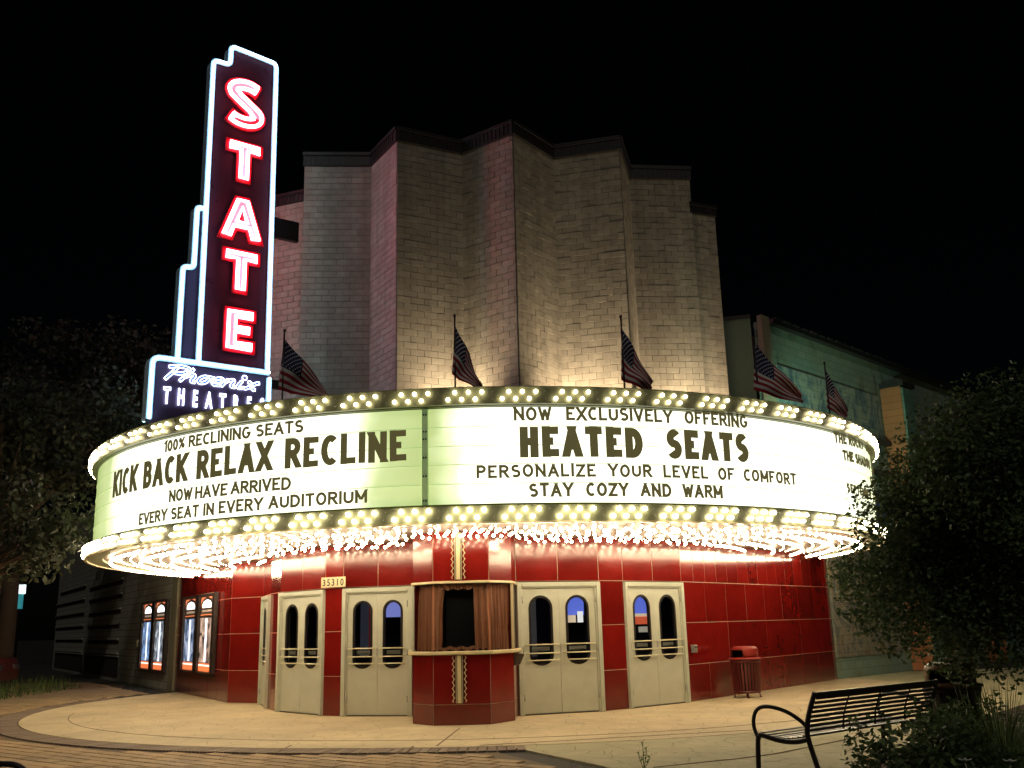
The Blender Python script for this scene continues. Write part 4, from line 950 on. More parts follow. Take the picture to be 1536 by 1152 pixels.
def poster_case(P, Q, TLx, TRx, BLx, BRx, label, art):
    L, rz = seg(P, Q); tl = wallpt(P, Q, *TLx); tr = wallpt(P, Q, *TRx); bl_ = wallpt(P, Q, *BLx); br_ = wallpt(P, Q, *BRx)
    s0, s1 = (tl[0] + bl_[0]) / 2, (tr[0] + br_[0]) / 2; zt = (tl[1] + tr[1]) / 2; zb = (bl_[1] + br_[1]) / 2
    n_ = Vector((math.sin(rz), -math.cos(rz), 0)); o = V(P.x + math.cos(rz) * s0, P.y + math.sin(rz) * s0) + n_ * .025
    wd = s1 - s0; h = zt - zb
    pc_ = empty('poster_case', (o.x, o.y, zb), label, 'poster case', 'lit poster cases on the walls left of the doors', rz=rz)
    M_case = mat('case_frame', (.03, .02, .018), .3)
    fr = MB().bbox(0, .05 * wd, -.10, 0, 0, h, .01).bbox(.95 * wd, wd, -.10, 0, 0, h, .01).bbox(.45 * wd, .55 * wd, -.10, 0, 0, h, .01).bbox(.0502 * wd, .4498 * wd, -.10, 0, 0, .03, .01).bbox(.5502 * wd, .9498 * wd, -.10, 0, 0, .03, .01)
    fr.bbox(.0502 * wd, .4498 * wd, -.10, 0, h - .05, h, .01).bbox(.5502 * wd, .9498 * wd, -.10, 0, h - .05, h, .01).box(.05 * wd, .95 * wd, -.02, -.0005, .03, h - .05)
    fr.build('case_frame', M_case, pc_)
    for k in (0, 1):
        x0, x1 = (.06 * wd, .44 * wd) if k == 0 else (.56 * wd, .94 * wd); w_ = x1 - x0; cxx = (x0 + x1) / 2
        def bar(name, xa, xb, za, zb_, m_, y=-.04): MB().box(xa, xb, y, -.021, za, zb_).build(name, m_, pc_)
        zz = lambda f: .04 + (h - .1) * f
        bar('orange_base', x0, x1, zz(0), zz(.065), mat('lit_orange', (.8, .25, .1), .5, emit=(1, .22, .07), es=.75))
        bar('white_line', x0, x1, zz(.068), zz(.085), mat('lit_white', (.8, .8, .8), .5, emit=(1, .92, .85), es=1.1))
        bar('orange_line', x0, x1, zz(.088), zz(.105), MATS['lit_orange'])
        bar('poster', x0, x1, zz(.115), zz(.71), art[k], -.038)
        bar('light_strip', x0 + w_ * .42, x0 + w_ * .52, zz(.12), zz(.70), mat('lit_strip', (.8, .8, .8), .5, emit=(.75, .85, 1), es=1.15), -.046)
        bar('header', x0, x1, zz(.73), zz(.995), mat('header_dark', (.10, .07, .06), .5, emit=(.5, .25, .15), es=.06), -.036)
        bar('header_line', x0, x1, zz(.745), zz(.755), MATS['lit_orange'], -.041)
        bar('header_caption', x0 + w_ * .12, x1 - w_ * .12, zz(.79), zz(.815), mat('dim_caption', (.5, .4, .3), .5, emit=(1, .8, .6), es=.22), -.041)
        # glowing ogee arch
        ar = [(-.42, 0), (-.42, .45), (-.30, .78), (0, 1.0), (.30, .78), (.42, .45), (.42, 0)]
        obj('orange_spandrel', plate([[(cxx - w_ * .49, zz(.86)), (cxx + w_ * .49, zz(.86)), (cxx + w_ * .49, zz(.99)), (cxx - w_ * .49, zz(.99))]], .004, mat('lit_spandrel', (.8, .3, .15), .5, emit=(1, .27, .12), es=.6)), pc_, (0, -.043, 0))
        obj('arch_border', plate([[(cxx + x * w_ * 1.08, zz(.84) + z * (h * .145)) for x, z in ar]], .004, mat('arch_dark', (.05, .03, .03), .5)), pc_, (0, -.049, 0))
        obj('arch', plate([[(cxx + x * w_ * .8, zz(.845) + z * (h * .105)) for x, z in ar]], .004, mat('lit_arch', (.9, .9, .9), .5, emit=(1, .95, .95), es=1.6)), pc_, (0, -.055, 0))
    return pc_
def art_mat(name, c1, c2, c3, seed, es=.55):
    m = bpy.data.materials.new(name); m.use_nodes = True; nt = m.node_tree; b = nt.nodes['Principled BSDF']; N = nt.nodes.new; Lk = nt.links.new
    tc = N('ShaderNodeTexCoord'); mp = N('ShaderNodeMapping'); mp.inputs['Location'].default_value = (seed, seed * 2, seed); no = N('ShaderNodeTexNoise'); no.inputs['Scale'].default_value = 3.2; no.inputs['Detail'].default_value = 4; no.inputs['Distortion'].default_value = .8
    Lk(tc.outputs['Object'], mp.inputs[0]); Lk(mp.outputs[0], no.inputs['Vector']); r = N('ShaderNodeValToRGB'); e = r.color_ramp.elements; e[0].position = .35; e[0].color = (*c1, 1); e[1].position = .66; e[1].color = (*c3, 1); k = r.color_ramp.elements.new(.5); k.color = (*c2, 1)
    Lk(no.outputs['Fac'], r.inputs[0]); Lk(r.outputs[0], b.inputs['Base Color']); Lk(r.outputs[0], b.inputs['Emission Color']); b.inputs['Emission Strength'].default_value = es; b.inputs['Roughness'].default_value = .1
    return m
A1 = art_mat('blue_poster', (.02, .03, .05), (.12, .2, .38), (.35, .5, .8), 1, .9); A2 = art_mat('grey_poster', (.02, .02, .025), (.18, .2, .24), (.5, .55, .6), 3, .8)
A3 = art_mat('slate_poster', (.02, .03, .05), (.10, .15, .25), (.4, .45, .6), 5, .8); A4 = art_mat('warm_poster', (.04, .03, .03), (.35, .25, .2), (.7, .5, .4), 8, .7)
poster_case(W0, W1, (218, 902.6), (256.5, 899), (212.8, 1003), (251, 1008), 'lit double poster case on the grey block wall, left of the red tiles', (A1, A2))
poster_case(W1, W2, (278, 895.6), (330, 889), (277.6, 1006), (324, 1011), 'lit double poster case on the red tiled wall', (A3, A4))

# ================================================================= MURAL WALL
MG = gp(1257, 1018.6); MU = Vector((math.sin(RD(44.9)), math.cos(RD(44.9)), 0)); rzm = RD(45.1)
mw = empty('mural_wall', (MG.x, MG.y, 0), 'long painted mural wall in green light with orange pilasters, right of marquee', 'wall', rz=rzm)
def mural(name, cols, scale, seed, dist=1.5):
    m = bpy.data.materials.new(name); m.use_nodes = True; nt = m.node_tree; b = nt.nodes['Principled BSDF']; N = nt.nodes.new; Lk = nt.links.new
    tc = N('ShaderNodeTexCoord'); mp = N('ShaderNodeMapping'); mp.inputs['Location'].default_value = (seed, 0, seed * 1.7); mp.inputs['Scale'].default_value = (1, 1, .7)
    no = N('ShaderNodeTexNoise'); no.inputs['Scale'].default_value = scale; no.inputs['Detail'].default_value = 7; no.inputs['Distortion'].default_value = dist; no.inputs['Roughness'].default_value = .62
    Lk(tc.outputs['Object'], mp.inputs[0]); Lk(mp.outputs[0], no.inputs['Vector']); r = N('ShaderNodeValToRGB'); r.color_ramp.interpolation = 'LINEAR'
    n = len(cols); e = r.color_ramp.elements; e[0].position = .28; e[0].color = (*cols[0], 1); e[1].position = .72; e[1].color = (*cols[-1], 1)
    for i, c in enumerate(cols[1:-1]): k = e.new(.28 + .44 * (i + 1) / (n - 1)); k.color = (*c, 1)
    Lk(no.outputs['Fac'], r.inputs[0])
    wv = N('ShaderNodeTexBrick'); m2 = N('ShaderNodeMapping'); m2.inputs['Rotation'].default_value = (RD(90), 0, 0); Lk(tc.outputs['Object'], m2.inputs[0]); Lk(m2.outputs[0], wv.inputs['Vector'])
    wv.inputs['Scale'].default_value = 1; wv.inputs['Brick Width'].default_value = .4; wv.inputs['Row Height'].default_value = .2; wv.inputs['Mortar Size'].default_value = .008
    wv.inputs['Color1'].default_value = (1, 1, 1, 1); wv.inputs['Color2'].default_value = (.88, .88, .88, 1); wv.inputs['Mortar'].default_value = (.55, .55, .55, 1)
    mx = N('ShaderNodeMix'); mx.data_type = 'RGBA'; mx.blend_type = 'MULTIPLY'; mx.inputs[0].default_value = 1; Lk(r.outputs[0], mx.inputs[6]); Lk(wv.outputs['Color'], mx.inputs[7]); Lk(mx.outputs[2], b.inputs['Base Color'])
    b.inputs['Roughness'].default_value = .85; return m
M_mu1 = mural('mural_teal', [(.12, .15, .13), (.24, .31, .22), (.22, .32, .27), (.30, .38, .28)], .8, 2)
M_mu2 = mural('mural_panel', [(.06, .10, .16), (.14, .22, .24), (.40, .44, .34), (.10, .16, .20)], 1.5, 5, 2.4)
M_mu3 = mural('mural_figures', [(.05, .05, .05), (.22, .17, .09), (.30, .28, .22), (.10, .12, .12), (.42, .30, .20)], 1.3, 11, 2.8)
M_mublue = mural('mural_blue', [(.05, .10, .25), (.08, .2, .5), (.1, .25, .55)], 1.2, 4)
M_orange = mural('orange_pilaster', [(.34, .12, .05), (.42, .17, .07), (.36, .15, .07)], 1.2, 9)
M_teal = mural('teal_return', [(.10, .20, .16), (.14, .25, .2)], 1.0, 3)
MB().box(-2.2, 30, 0, .15, -.03, 8.6).build('wall_body', M_mu1, mw)
MB().box(-2.30, -1.95, -.14, -.002, 0, 8.72).build('end_pier', mat('end_pier', (.36, .30, .20), .85, var=.15), mw)
ra, rb_ = atd(1085, 500, 33), Vector((MG.x + MU.x * -1.9, MG.y + MU.y * -1.9, 0)); Lr, rzr = seg(ra, (ra.x + 4, ra.y - 1.2)); rwh = atd(1120, 482, 33).z
rw = empty('rear_wing_wall', (ra.x - 1, ra.y, 0), 'dark grey green rear wall between the tower and the mural wall', 'wall', rz=rzr)
MB().box(0, 1.9, 0, .3, -.03, rwh).build('wall_body', mat('dim_green_wall', (.10, .13, .10), .9, var=.2), rw); MB().box(-.02, 1.92, -.08, .32, rwh + .001, rwh + .12).build('coping', M_coping, rw)
MB().box(-1.78, 30, -.16, .42, 8.601, 8.72).build('cornice', M_coping, mw)
for i in range(70): MB().box(-1.7 + i * .45, -1.7 + i * .45 + .3, -.20, -.0, 8.721, 8.74 + random.uniform(0, .03)).build('coping_tile', M_coping, mw)
for px0, px1 in ((-1.7, 4.2), (5.35, 9.6), (10.9, 15)):
    MB().box(px0 + .15, px1 - .15, -.03, -.002, 5.3, 7.6).build('painted_panel', M_mu2, mw)
    MB().box(px0 + .15, px1 - .15, -.025, -.0022, 3.2, 4.6).build('painted_panel', M_mublue, mw)
MB().box(.05, 4.1, -.028, -.002, .5, 3.15).build('painted_panel', M_mu3, mw)
MB().box(5.4, 9.5, -.028, -.002, .5, 3.15).build('painted_panel', M_mu3, mw)
for x0 in (4.25, 9.7, 15.2):
    p_ = MB().box(x0, x0 + .75, -.60, -.0021, 0, 7.85).build('pilaster', M_orange, mw)
    MB().box(x0 + .02, x0 + .72, -.66, -.601, 0, 7.8).build('pilaster_front', M_teal, mw)
    MB().box(x0 - .03, x0 + .80, -.70, -.0023, 7.851, 7.98).build('pilaster_cap', M_coping, mw)
for z in (5.25, 4.55, 6.15):
    MB().box(-1.78, 4.249, -.16, -.0031, z, z + .13).box(5.06, 9.69, -.16, -.0031, z, z + .13).build('string_course', mat('dark_course', (.05, .05, .045), .7), mw)
    for x0 in (4.2, 9.65): MB().box(x0, x0 + .80, -.72, -.661, z - .02, z + .15).build('pilaster_ring', MATS['dark_course'], mw)
# green flood lamp washing the mural from the marquee roof edge
def on_mural(s, off, z): return Vector((MG.x, MG.y, 0)) + MU * s + Vector((MU.y, -MU.x, 0)) * off + Vector((0, 0, z))
flood((6.0, 21.3, 4.66), on_mural(4, 0, 6.3), 520, (.55, 1, .68), 'green flood lamp near the right end of the marquee roof', 110, 1)

# ================================================================= FLAGS
M_fr = mat('flag_red', (.45, .02, .035), .8); M_fw = mat('flag_white', (.8, .76, .72), .8); M_fb = mat('flag_blue', (.02, .025, .09), .8)
def flag(px, ybase, ytop, flagtop, tipx, tipy, boty, label, R=7.75, wav=1.0):
    th, zb = cyl(px, ybase, R); base = rim(th, R, 4.66)
    d = math.hypot(base.x, base.y); zt = atd(px, ytop, d).z; z1 = atd(px, flagtop, d).z; tip = atd(tipx, tipy, d + .15); z2 = atd(px, boty, d).z
    f = empty('flag', base, label, 'flag', 'flags on the marquee roof')
    MB().tube([(0, 0, 0), (0, 0, zt - 4.66)], .014, 8).lathe([(0, .05), (.02, .035), (.026, .01), (.012, -.02)], 8, (0, 0, zt - 4.66)).build('flagpole', M_pole, f)
    dirv = Vector((tip.x - base.x, tip.y - base.y, 0)); Wd = dirv.length; dirv.normalize(); nrm = Vector((-dirv.y, dirv.x, 0))
    NU, NV = 26, 26; zt_, zb_, ztip = z1 - 4.66, z2 - 4.66, tip.z - 4.66
    vs = []
    for j in range(NV + 1):
        v = j / NV
        for i in range(NU + 1):
            u = i / NU
            # hoist edge vertical; fly edge gathered near the low tip; folds run down from the top of the pole
            zh = zt_ + (zb_ - zt_) * v; ztp = ztip + (.10 - .16 * v)
            z = zh * (1 - u) + ztp * u + .10 * (zt_ - zb_) * u * (1 - u) * (1 - v)
            x = u * Wd * (1 - .10 * v * (1 - u)) - .07 * v * (1 - u) * wav
            fold = .05 * wav * math.sin(u * (7 + px % 3) + v * 5 + px * .7) * min(1, u * 4) + .03 * math.sin(v * 11 + u * 3 + px * .31) * (.2 + u)
            q = dirv * x + nrm * fold; vs.append((q.x, q.y, z))
    st = {'red_stripes': [], 'white_stripes': [], 'canton': []}
    for j in range(NV):
        for i in range(NU):
            fc_ = (j * (NU + 1) + i, j * (NU + 1) + i + 1, (j + 1) * (NU + 1) + i + 1, (j + 1) * (NU + 1) + i)
            k = 'canton' if (j < 14 and i < 11) else ('red_stripes' if (j // 2) % 2 == 0 else 'white_stripes'); st[k].append(fc_)
    for k, mm in (('red_stripes', M_fr), ('white_stripes', M_fw), ('canton', M_fb)):
        me_ = MB().add(vs, st[k], True); o = me_.build(k, mm, f)
        bmm = bmesh.new(); bmm.from_mesh(o.data); bmesh.ops.delete(bmm, geom=[v for v in bmm.verts if not v.link_faces], context='VERTS'); bmm.to_mesh(o.data); bmm.free()
    stm = MB()
    for r in range(9):
        for c in range(6 if r % 2 == 0 else 5):
            u = (c + (.5 if r % 2 == 0 else 1.0)) / 6 * 11; v = (r + .8) / 9.6 * 14
            i, j = int(u), int(v); p0 = Vector(vs[j * (NU + 1) + i]); p1 = Vector(vs[j * (NU + 1) + i + 1]); p2 = Vector(vs[(j + 1) * (NU + 1) + i])
            cpt = p0 + (p1 - p0) * (u - i) + (p2 - p0) * (v - j); e1 = (p1 - p0).normalized(); nn = e1.cross(p2 - p0).normalized(); e2 = nn.cross(e1)
            for sgn in (.006, -.006):
                pts_ = [cpt + nn * sgn + (e1 * math.cos(RD(90 + 36 * q_)) + e2 * math.sin(RD(90 + 36 * q_))) * (.015 if q_ % 2 == 0 else .007) for q_ in range(10)]
                stm.add(pts_, [tuple(range(10))])
    tag(stm.build('stars', M_fw, f), kind='stuff')
flag(423, 606, 497, 508, 492, 596, 585, 'american flag hanging beside the neon sign, leftmost of the five', wav=1)
flag(683, 585, 475, 487, 722, 584, 562, 'narrow drooping american flag before the left pleats of the tower', wav=.7)
flag(937, 585, 476, 490, 978, 582, 570, 'furled dark american flag before the tower, right of its middle', wav=.7)
flag(1138, 596, 508, 515, 1204, 600, 585, 'american flag with spread stripes before the mural wall end pier')
flag(1245, 624, 545, 553, 1272, 624, 612, 'small narrow american flag, rightmost above the marquee end', wav=.6)

# ================================================================= TRASH CANS, BENCHES
def trash_can(name, label, loc_, rz, lidmat, bodymat, s=1.0):
    t = empty(name, loc_, label, 'trash can', 'slatted trash cans', rz=rz)
    n = 26
    for i in range(n):
        a = 2 * math.pi * i / n; T = Matrix.Rotation(a, 4, 'Z')
        MC_k = ('slat', bodymat.name)
        if MC_k not in MC: MC[MC_k] = MB().add([(.245, -.018, .10), (.245, .018, .10), (.253, .018, .10), (.253, -.018, .10), (.285, -.022, .70), (.285, .022, .70), (.293, .022, .70), (.293, -.022, .70)], [(0, 1, 2, 3)[::-1], (4, 5, 6, 7), (0, 1, 5, 4), (1, 2, 6, 5), (2, 3, 7, 6), (3, 0, 4, 7)]).mesh('slat', bodymat)
        o = obj('slat', MC[MC_k], t, (0, 0, 0), a)
    MB().lathe([(.225, .09), (.26, .09), (.265, .13), (.228, .13), (.225, .09)], 28).build('base_ring', bodymat, t)
    MB().lathe([(.26, .66), (.298, .66), (.302, .71), (.262, .71), (.26, .66)], 28).build('top_ring', bodymat, t)
    MB().lathe([(0, .12), (.21, .12), (.24, .69), (.0, .69)], 20).build('liner', M_black, t)
    for i in range(4):
        a = math.pi / 4 + i * math.pi / 2
        MB().tube([(.22 * math.cos(a), .22 * math.sin(a), .11), (.25 * math.cos(a), .25 * math.sin(a), .02)], .014, 6).lathe([(0, 0), (.03, 0), (.03, .018), (0, .018)], 8, (.25 * math.cos(a), .25 * math.sin(a), 0)).build('foot', bodymat, t)
    MB().lathe([(.24, .735), (.325, .722), (.33, .735), (.31, .75), (.25, .762)], 32).build('lid_rim', lidmat, t)
    # hood: a rounded shell open on the -x and +x sides
    hd = MB(); prof = [(.262, .758), (.262, .90), (.245, .945), (.20, .965), (.0, .97)]
    N2 = 40
    for i in range(N2):
        a0, a1 = 2 * math.pi * i / N2, 2 * math.pi * (i + 1) / N2; am = (a0 + a1) / 2
        op = abs(math.sin(am)) < .55 and math.cos(am) < 0
        for (r0, z0), (r1, z1) in zip(prof[:-1], prof[1:]):
            if op and z1 < .93: continue
            hd.add([(r0 * math.cos(a0), r0 * math.sin(a0), z0), (r0 * math.cos(a1), r0 * math.sin(a1), z0), (r1 * math.cos(a1), r1 * math.sin(a1), z1), (r1 * math.cos(a0), r1 * math.sin(a0), z1)], [(0, 1, 2, 3)], True)
    h = hd.build('hood', lidmat, t); bmm = bmesh.new(); bmm.from_mesh(h.data); bmesh.ops.remove_doubles(bmm, verts=bmm.verts, dist=.0005); bmm.to_mesh(h.data); bmm.free()
    sm = h.modifiers.new('shell', 'SOLIDIFY'); sm.thickness = .012
    MB().lathe([(0, .74), (.24, .74), (.24, .76), (0, .76)], 20).build('hood_floor', M_black, t)
    t.scale = (s, s, s); return t
g = gp(1122, 1046); trash_can('trash_can', 'red lidded slatted trash can standing against the red tiled wall', (g.x, g.y, 0), RD(35), M_trashlid, M_trash, .98)
g2 = atd(1423, 1000, 11.9); trash_can('trash_can', 'dark slatted trash can behind the far end of the bench', (g2.x, g2.y, -.004), RD(50), mat('dim_lid', (.14, .07, .04), .4), M_iron, .98)

def make_bench(loc_, rz, L, label):
    t = empty('bench', loc_, label, 'bench', 'dark metal slat benches', rz=rz)
    def side(x):
        rear = smooth_line2([(x, -.16, 0), (x, -.03, .40), (x, -.01, .50), (x, -.05, .66), (x, -.13, .83)])
        MB().tube(rear, .022, 8).build('rear_post', M_iron, t)
        MB().tube(smooth_line2([(x, -.02, .44), (x, .12, .405), (x, .30, .41), (x, .46, .445), (x, .50, .44), (x, .52, .38), (x, .54, 0)]), .022, 8).build('front_leg', M_iron, t)
        MB().tube(smooth_line2([(x, .50, .40), (x, .56, .52), (x, .52, .66), (x, .40, .70), (x, .20, .67), (x, .05, .60), (x, -.02, .54)]), .018, 8).build('armrest', M_iron, t)
    def smooth_line2(P, it=3):
        P = [Vector(p) for p in P]
        for _ in range(it):
            Q = [P[0]]
            for a, b in zip(P[:-1], P[1:]): Q += [a * .75 + b * .25, a * .25 + b * .75]
            Q.append(P[-1]); P = Q
        return P
    side(0); side(L)
    for k in range(8):
        f = k / 7; y = -.03 - .10 * f ** 1.6; z = .50 + .27 * f
        MB().box(.02, L - .02, y - .006, y + .006, z, z + .024).build('back_slat', M_iron, t)
    MB().box(.0, L, -.145, -.12, .79, .83).build('top_rail', M_iron, t)
    for k in range(9):
        f = k / 8; y = .03 + .44 * f; z = .425 + .035 * (2 * f - 1) ** 2
        MB().box(.02, L - .02, y - .019, y + .019, z, z + .01).build('seat_slat', M_iron, t)
    for x in (L * .25, L * .5, L * .75):
        MB().box(x - .008, x + .008, -.045, -.033, .49, .53).tube([(x, -.036, .49), (x, -.05, .60), (x, -.09, .70), (x, -.137, .80)], .008, 5).build('back_strap', M_iron, t)
    return t
bp0 = gp(1222, 1038, .83)
rzb = RD(39); off = Vector((-math.sin(rzb), math.cos(rzb), 0)) * .13
make_bench((bp0.x + off.x, bp0.y + off.y, -.004), rzb, 2.05, 'dark metal slat bench with looped armrest beside the planting on the right')
bq = gp(40, 1147, .68)
make_bench((bq.x - .52, bq.y, -.004), RD(-90), 1.8, 'dark metal bench, only its arm showing at the bottom left corner')

# ================================================================= TREES AND PLANTS
def leaf_mat(name, c, var=.5):
    m = bpy.data.materials.new(name); m.use_nodes = True; nt = m.node_tree; b = nt.nodes['Principled BSDF']; N = nt.nodes.new; Lk = nt.links.new
    g = N('ShaderNodeNewGeometry'); mr = N('ShaderNodeMapRange'); mr.inputs[3].default_value = 1 - var; mr.inputs[4].default_value = 1 + var
    Lk(g.outputs['Random Per Island'], mr.inputs[0]); vm = N('ShaderNodeVectorMath'); vm.operation = 'SCALE'; vm.inputs[0].default_value = c; Lk(mr.outputs[0], vm.inputs['Scale']); Lk(vm.outputs[0], b.inputs['Base Color'])
    b.inputs['Roughness'].default_value = .55; b.inputs['Specular IOR Level'].default_value = .3
    tl = N('ShaderNodeBsdfTranslucent'); mx = N('ShaderNodeMixShader'); mx.inputs[0].default_value = .25; Lk(vm.outputs[0], tl.inputs[0])
    out = nt.nodes['Material Output']; Lk(b.outputs[0], mx.inputs[1]); Lk(tl.outputs[0], mx.inputs[2]); Lk(mx.outputs[0], out.inputs[0]); return m
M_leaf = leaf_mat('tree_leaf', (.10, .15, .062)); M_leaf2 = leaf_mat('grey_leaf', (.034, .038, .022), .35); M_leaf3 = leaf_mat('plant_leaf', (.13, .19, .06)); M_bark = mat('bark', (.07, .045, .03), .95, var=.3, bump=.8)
def leaves(clumps, nper, size, rnd, drop=0.0):
    V_, F_ = [], []
    for (c, r) in clumps:
        c = Vector(c)
        for _ in range(int(nper * r * r)):
            d = Vector((rnd.gauss(0, 1), rnd.gauss(0, 1), rnd.gauss(0, .8))).normalized(); k = r * (rnd.random() ** .45); p = c + d * k
            s = size * rnd.uniform(.6, 1.3); a = Vector((rnd.gauss(0, 1), rnd.gauss(0, 1), rnd.gauss(0, .6) - drop)).normalized(); b = a.cross(Vector((rnd.gauss(0, 1), rnd.gauss(0, 1), rnd.gauss(0, 1)))).normalized()
            n = len(V_); V_ += [p, p + a * s * .5 + b * s * .28, p + a * s, p + a * s * .5 - b * s * .28]; F_.append((n, n + 1, n + 2, n + 3))
    return MB().add(V_, F_)
def tree(base, crown_c, rx, ry, rz_, nclump, cr_, nper, lsize, label, lm, seed, trunk_r=.12, fork=None, drop=0.0, lean=(0, 0)):
    rnd = random.Random(seed); t = empty('broadleaf_tree', base, label, 'tree'); bo_ = Vector(base)
    cc = Vector(crown_c) - bo_; cl = []
    for i in range(nclump):
        d = Vector((rnd.gauss(0, 1), rnd.gauss(0, 1), rnd.gauss(0, 1))).normalized() * (rnd.random() ** .4)
        cl.append((cc + Vector((d.x * rx, d.y * ry, d.z * rz_)), cr_ * rnd.uniform(.55, 1.25)))
    top = cc + Vector((0, 0, -rz_ * .2)); f0 = Vector((lean[0], lean[1], 0)) + Vector((0, 0, (cc.z - rz_) * .8 if cc.z > rz_ else .6))
    MB().tube([(0, 0, -.05), f0 * .5 + Vector((.03, 0, 0)), f0, f0.lerp(top, .6)], [trunk_r * 1.25, trunk_r, trunk_r * .85, trunk_r * .5], 9).build('trunk', M_bark, t)
    for i in range(0, nclump, max(1, nclump // 14)):
        c = Vector(cl[i][0]); mid = f0.lerp(c, .5) + Vector((rnd.uniform(-.1, .1), rnd.uniform(-.1, .1), .15)); MB().tube([f0, mid, c], [trunk_r * .5, trunk_r * .3, .01], 6).build('limb', M_bark, t)
    leaves(cl, nper, lsize, rnd, drop).build('crown', lm, t); return t
# right foreground tree
c1 = atd(1530, 800, 9.6)
tree((c1.x + .25, c1.y, 0), (c1.x + .1, c1.y + .1, 2.35), 1.1, 1.2, 1.1, 110, .40, 4600, .055, 'dense dark leafy tree at the right edge, covering the marquee end', M_leaf, 5, .09)
c1b = atd(1335, 790, 9.9)
# its left lobes reach over the marquee end: clumps added as a second crown mass of the same tree
rnd = random.Random(21); tr_ = bpy.data.objects['broadleaf_tree']; cl = []
for px, py, r in ((1335, 800, .18), (1360, 765, .24), (1400, 830, .4), (1420, 700, .3), (1310, 850, .26), (1330, 880, .3), (1300, 920, .22), (1345, 740, .2), (1360, 910, .32), (1400, 740, .34), (1480, 930, .36), (1440, 900, .42), (1380, 760, .3), (1370, 840, .34), (1500, 850, .45), (1460, 650, .3), (1440, 840, .42), (1400, 880, .36), (1480, 780, .4), (1500, 700, .36), (1440, 740, .36), (1420, 960, .34), (1500, 950, .36), (1480, 900, .4), (1350, 960, .22), (1530, 990, .3), (1440, 1000, .2), (1345, 830, .36), (1290, 850, .26), (1370, 720, .34), (1310, 905, .34), (1280, 880, .22), (1400, 660, .34), (1420, 620, .28), (1475, 600, .30), (1515, 590, .28), (1290, 810, .14), (1330, 930, .26), (1390, 950, .30), (1450, 960, .34), (1265, 860, .16), (1380, 880, .4), (1410, 780, .4), (1340, 690, .14), (1450, 690, .4), (1500, 660, .4), (1305, 765, .12)):
    cl.append((atd(px, py, 9.6 + rnd.uniform(-.4, .5)) - tr_.location, r))
leaves(cl, 4600, .048, rnd).build('crown', M_leaf, tr_)
# left trees, farther off
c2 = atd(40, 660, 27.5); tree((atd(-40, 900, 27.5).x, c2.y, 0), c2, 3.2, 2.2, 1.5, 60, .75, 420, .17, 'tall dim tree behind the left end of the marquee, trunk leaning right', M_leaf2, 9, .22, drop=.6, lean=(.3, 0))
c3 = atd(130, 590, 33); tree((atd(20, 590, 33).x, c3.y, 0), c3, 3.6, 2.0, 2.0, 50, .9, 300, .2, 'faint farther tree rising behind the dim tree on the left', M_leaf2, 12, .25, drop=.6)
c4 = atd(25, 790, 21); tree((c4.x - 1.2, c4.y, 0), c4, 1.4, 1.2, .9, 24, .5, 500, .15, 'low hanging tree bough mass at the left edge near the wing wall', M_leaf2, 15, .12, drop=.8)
# ground planting
M_soil = mat('mulch', (.035, .02, .012), 1, var=.4, bump=1)
bedp = [gp(x, y, 0) for x, y in ((1285, 1165), (1320, 1135), (1400, 1112), (1470, 1080), (1560, 1052), (1900, 1060), (1900, 1400), (1300, 1400))]
MB().prism([(p.x, p.y) for p in bedp], -.04, .03).build('planting_bed', M_soil)['kind'] = 'structure'
def grass_clump(base, n, h, spread, mt, label, seed, wd=.012, group=None):
    rnd = random.Random(seed); t = empty('ornamental_grass', base, label, 'grass clump', group); mb = MB()
    for i in range(n):
        a = rnd.uniform(0, 6.283); l = h * rnd.uniform(.6, 1.1); sp = spread * rnd.uniform(.2, 1); r0 = rnd.uniform(0, .06); vs = []; S = 6
        d = Vector((math.cos(a), math.sin(a), 0)); sd = Vector((-math.sin(a), math.cos(a), 0)) * wd * rnd.uniform(.6, 1.3)
        for k in range(S + 1):
            f = k / S; p = d * (r0 + sp * f ** 1.6) + Vector((0, 0, l * f - l * .35 * (sp / spread) * f ** 3)); w_ = (1 - f) ** .6; vs += [p - sd * w_ * .5, p + sd * w_ * .5]
        mb.add(vs, [(2 * k, 2 * k + 1, 2 * k + 3, 2 * k + 2) for k in range(S)])
    mb.build('blades', mt, t); return t
def shrub(base, r, h, n, mt, label, seed, size=.04, flowers=None, fm=None, cat='shrub', name='shrub', nf=0):
    rnd = random.Random(seed); t = empty(name, base, label, cat); cl = [((rnd.uniform(-r, r) * .7, rnd.uniform(-r, r) * .7, rnd.uniform(.12, 1) * h * .8), rnd.uniform(.3, .5) * min(r, h)) for _ in range(n)]
    leaves(cl, 6000, size, rnd).build('foliage', mt, t)
    st = MB()
    for c, _ in cl[:10]: st.tube([(0, 0, 0), (c[0] * .5, c[1] * .5, c[2] * .6), c], [.008, .006, .003], 5)
    st.build('stems', M_bark, t)
    if fm:
        for i in range(nf):
            a = rnd.uniform(0, 6.283); rr = r * rnd.uniform(.2, 1); c = Vector((math.cos(a) * rr, math.sin(a) * rr, h * rnd.uniform(.65, 1.1))); mb = MB()
            for k in range(6):
                b_ = 2 * math.pi * k / 6; d = Vector((math.cos(b_), math.sin(b_), .45)).normalized(); e = Vector((-math.sin(b_), math.cos(b_), 0)); s = .042
                mb.add([c, c + d * s * .6 + e * s * .35, c + d * s * 1.1, c + d * s * .6 - e * s * .35], [(0, 1, 2, 3)])
            mb.tube([c * .7, c], .002, 4).build('flower', fm, t)
    return t
M_white = mat('white_petal', (.7, .7, .6), .6); M_redp = mat('rosy_petal', (.55, .12, .09), .6)
def gb(x, y): p = gp(x, y, 0); return (p.x, p.y, .03)
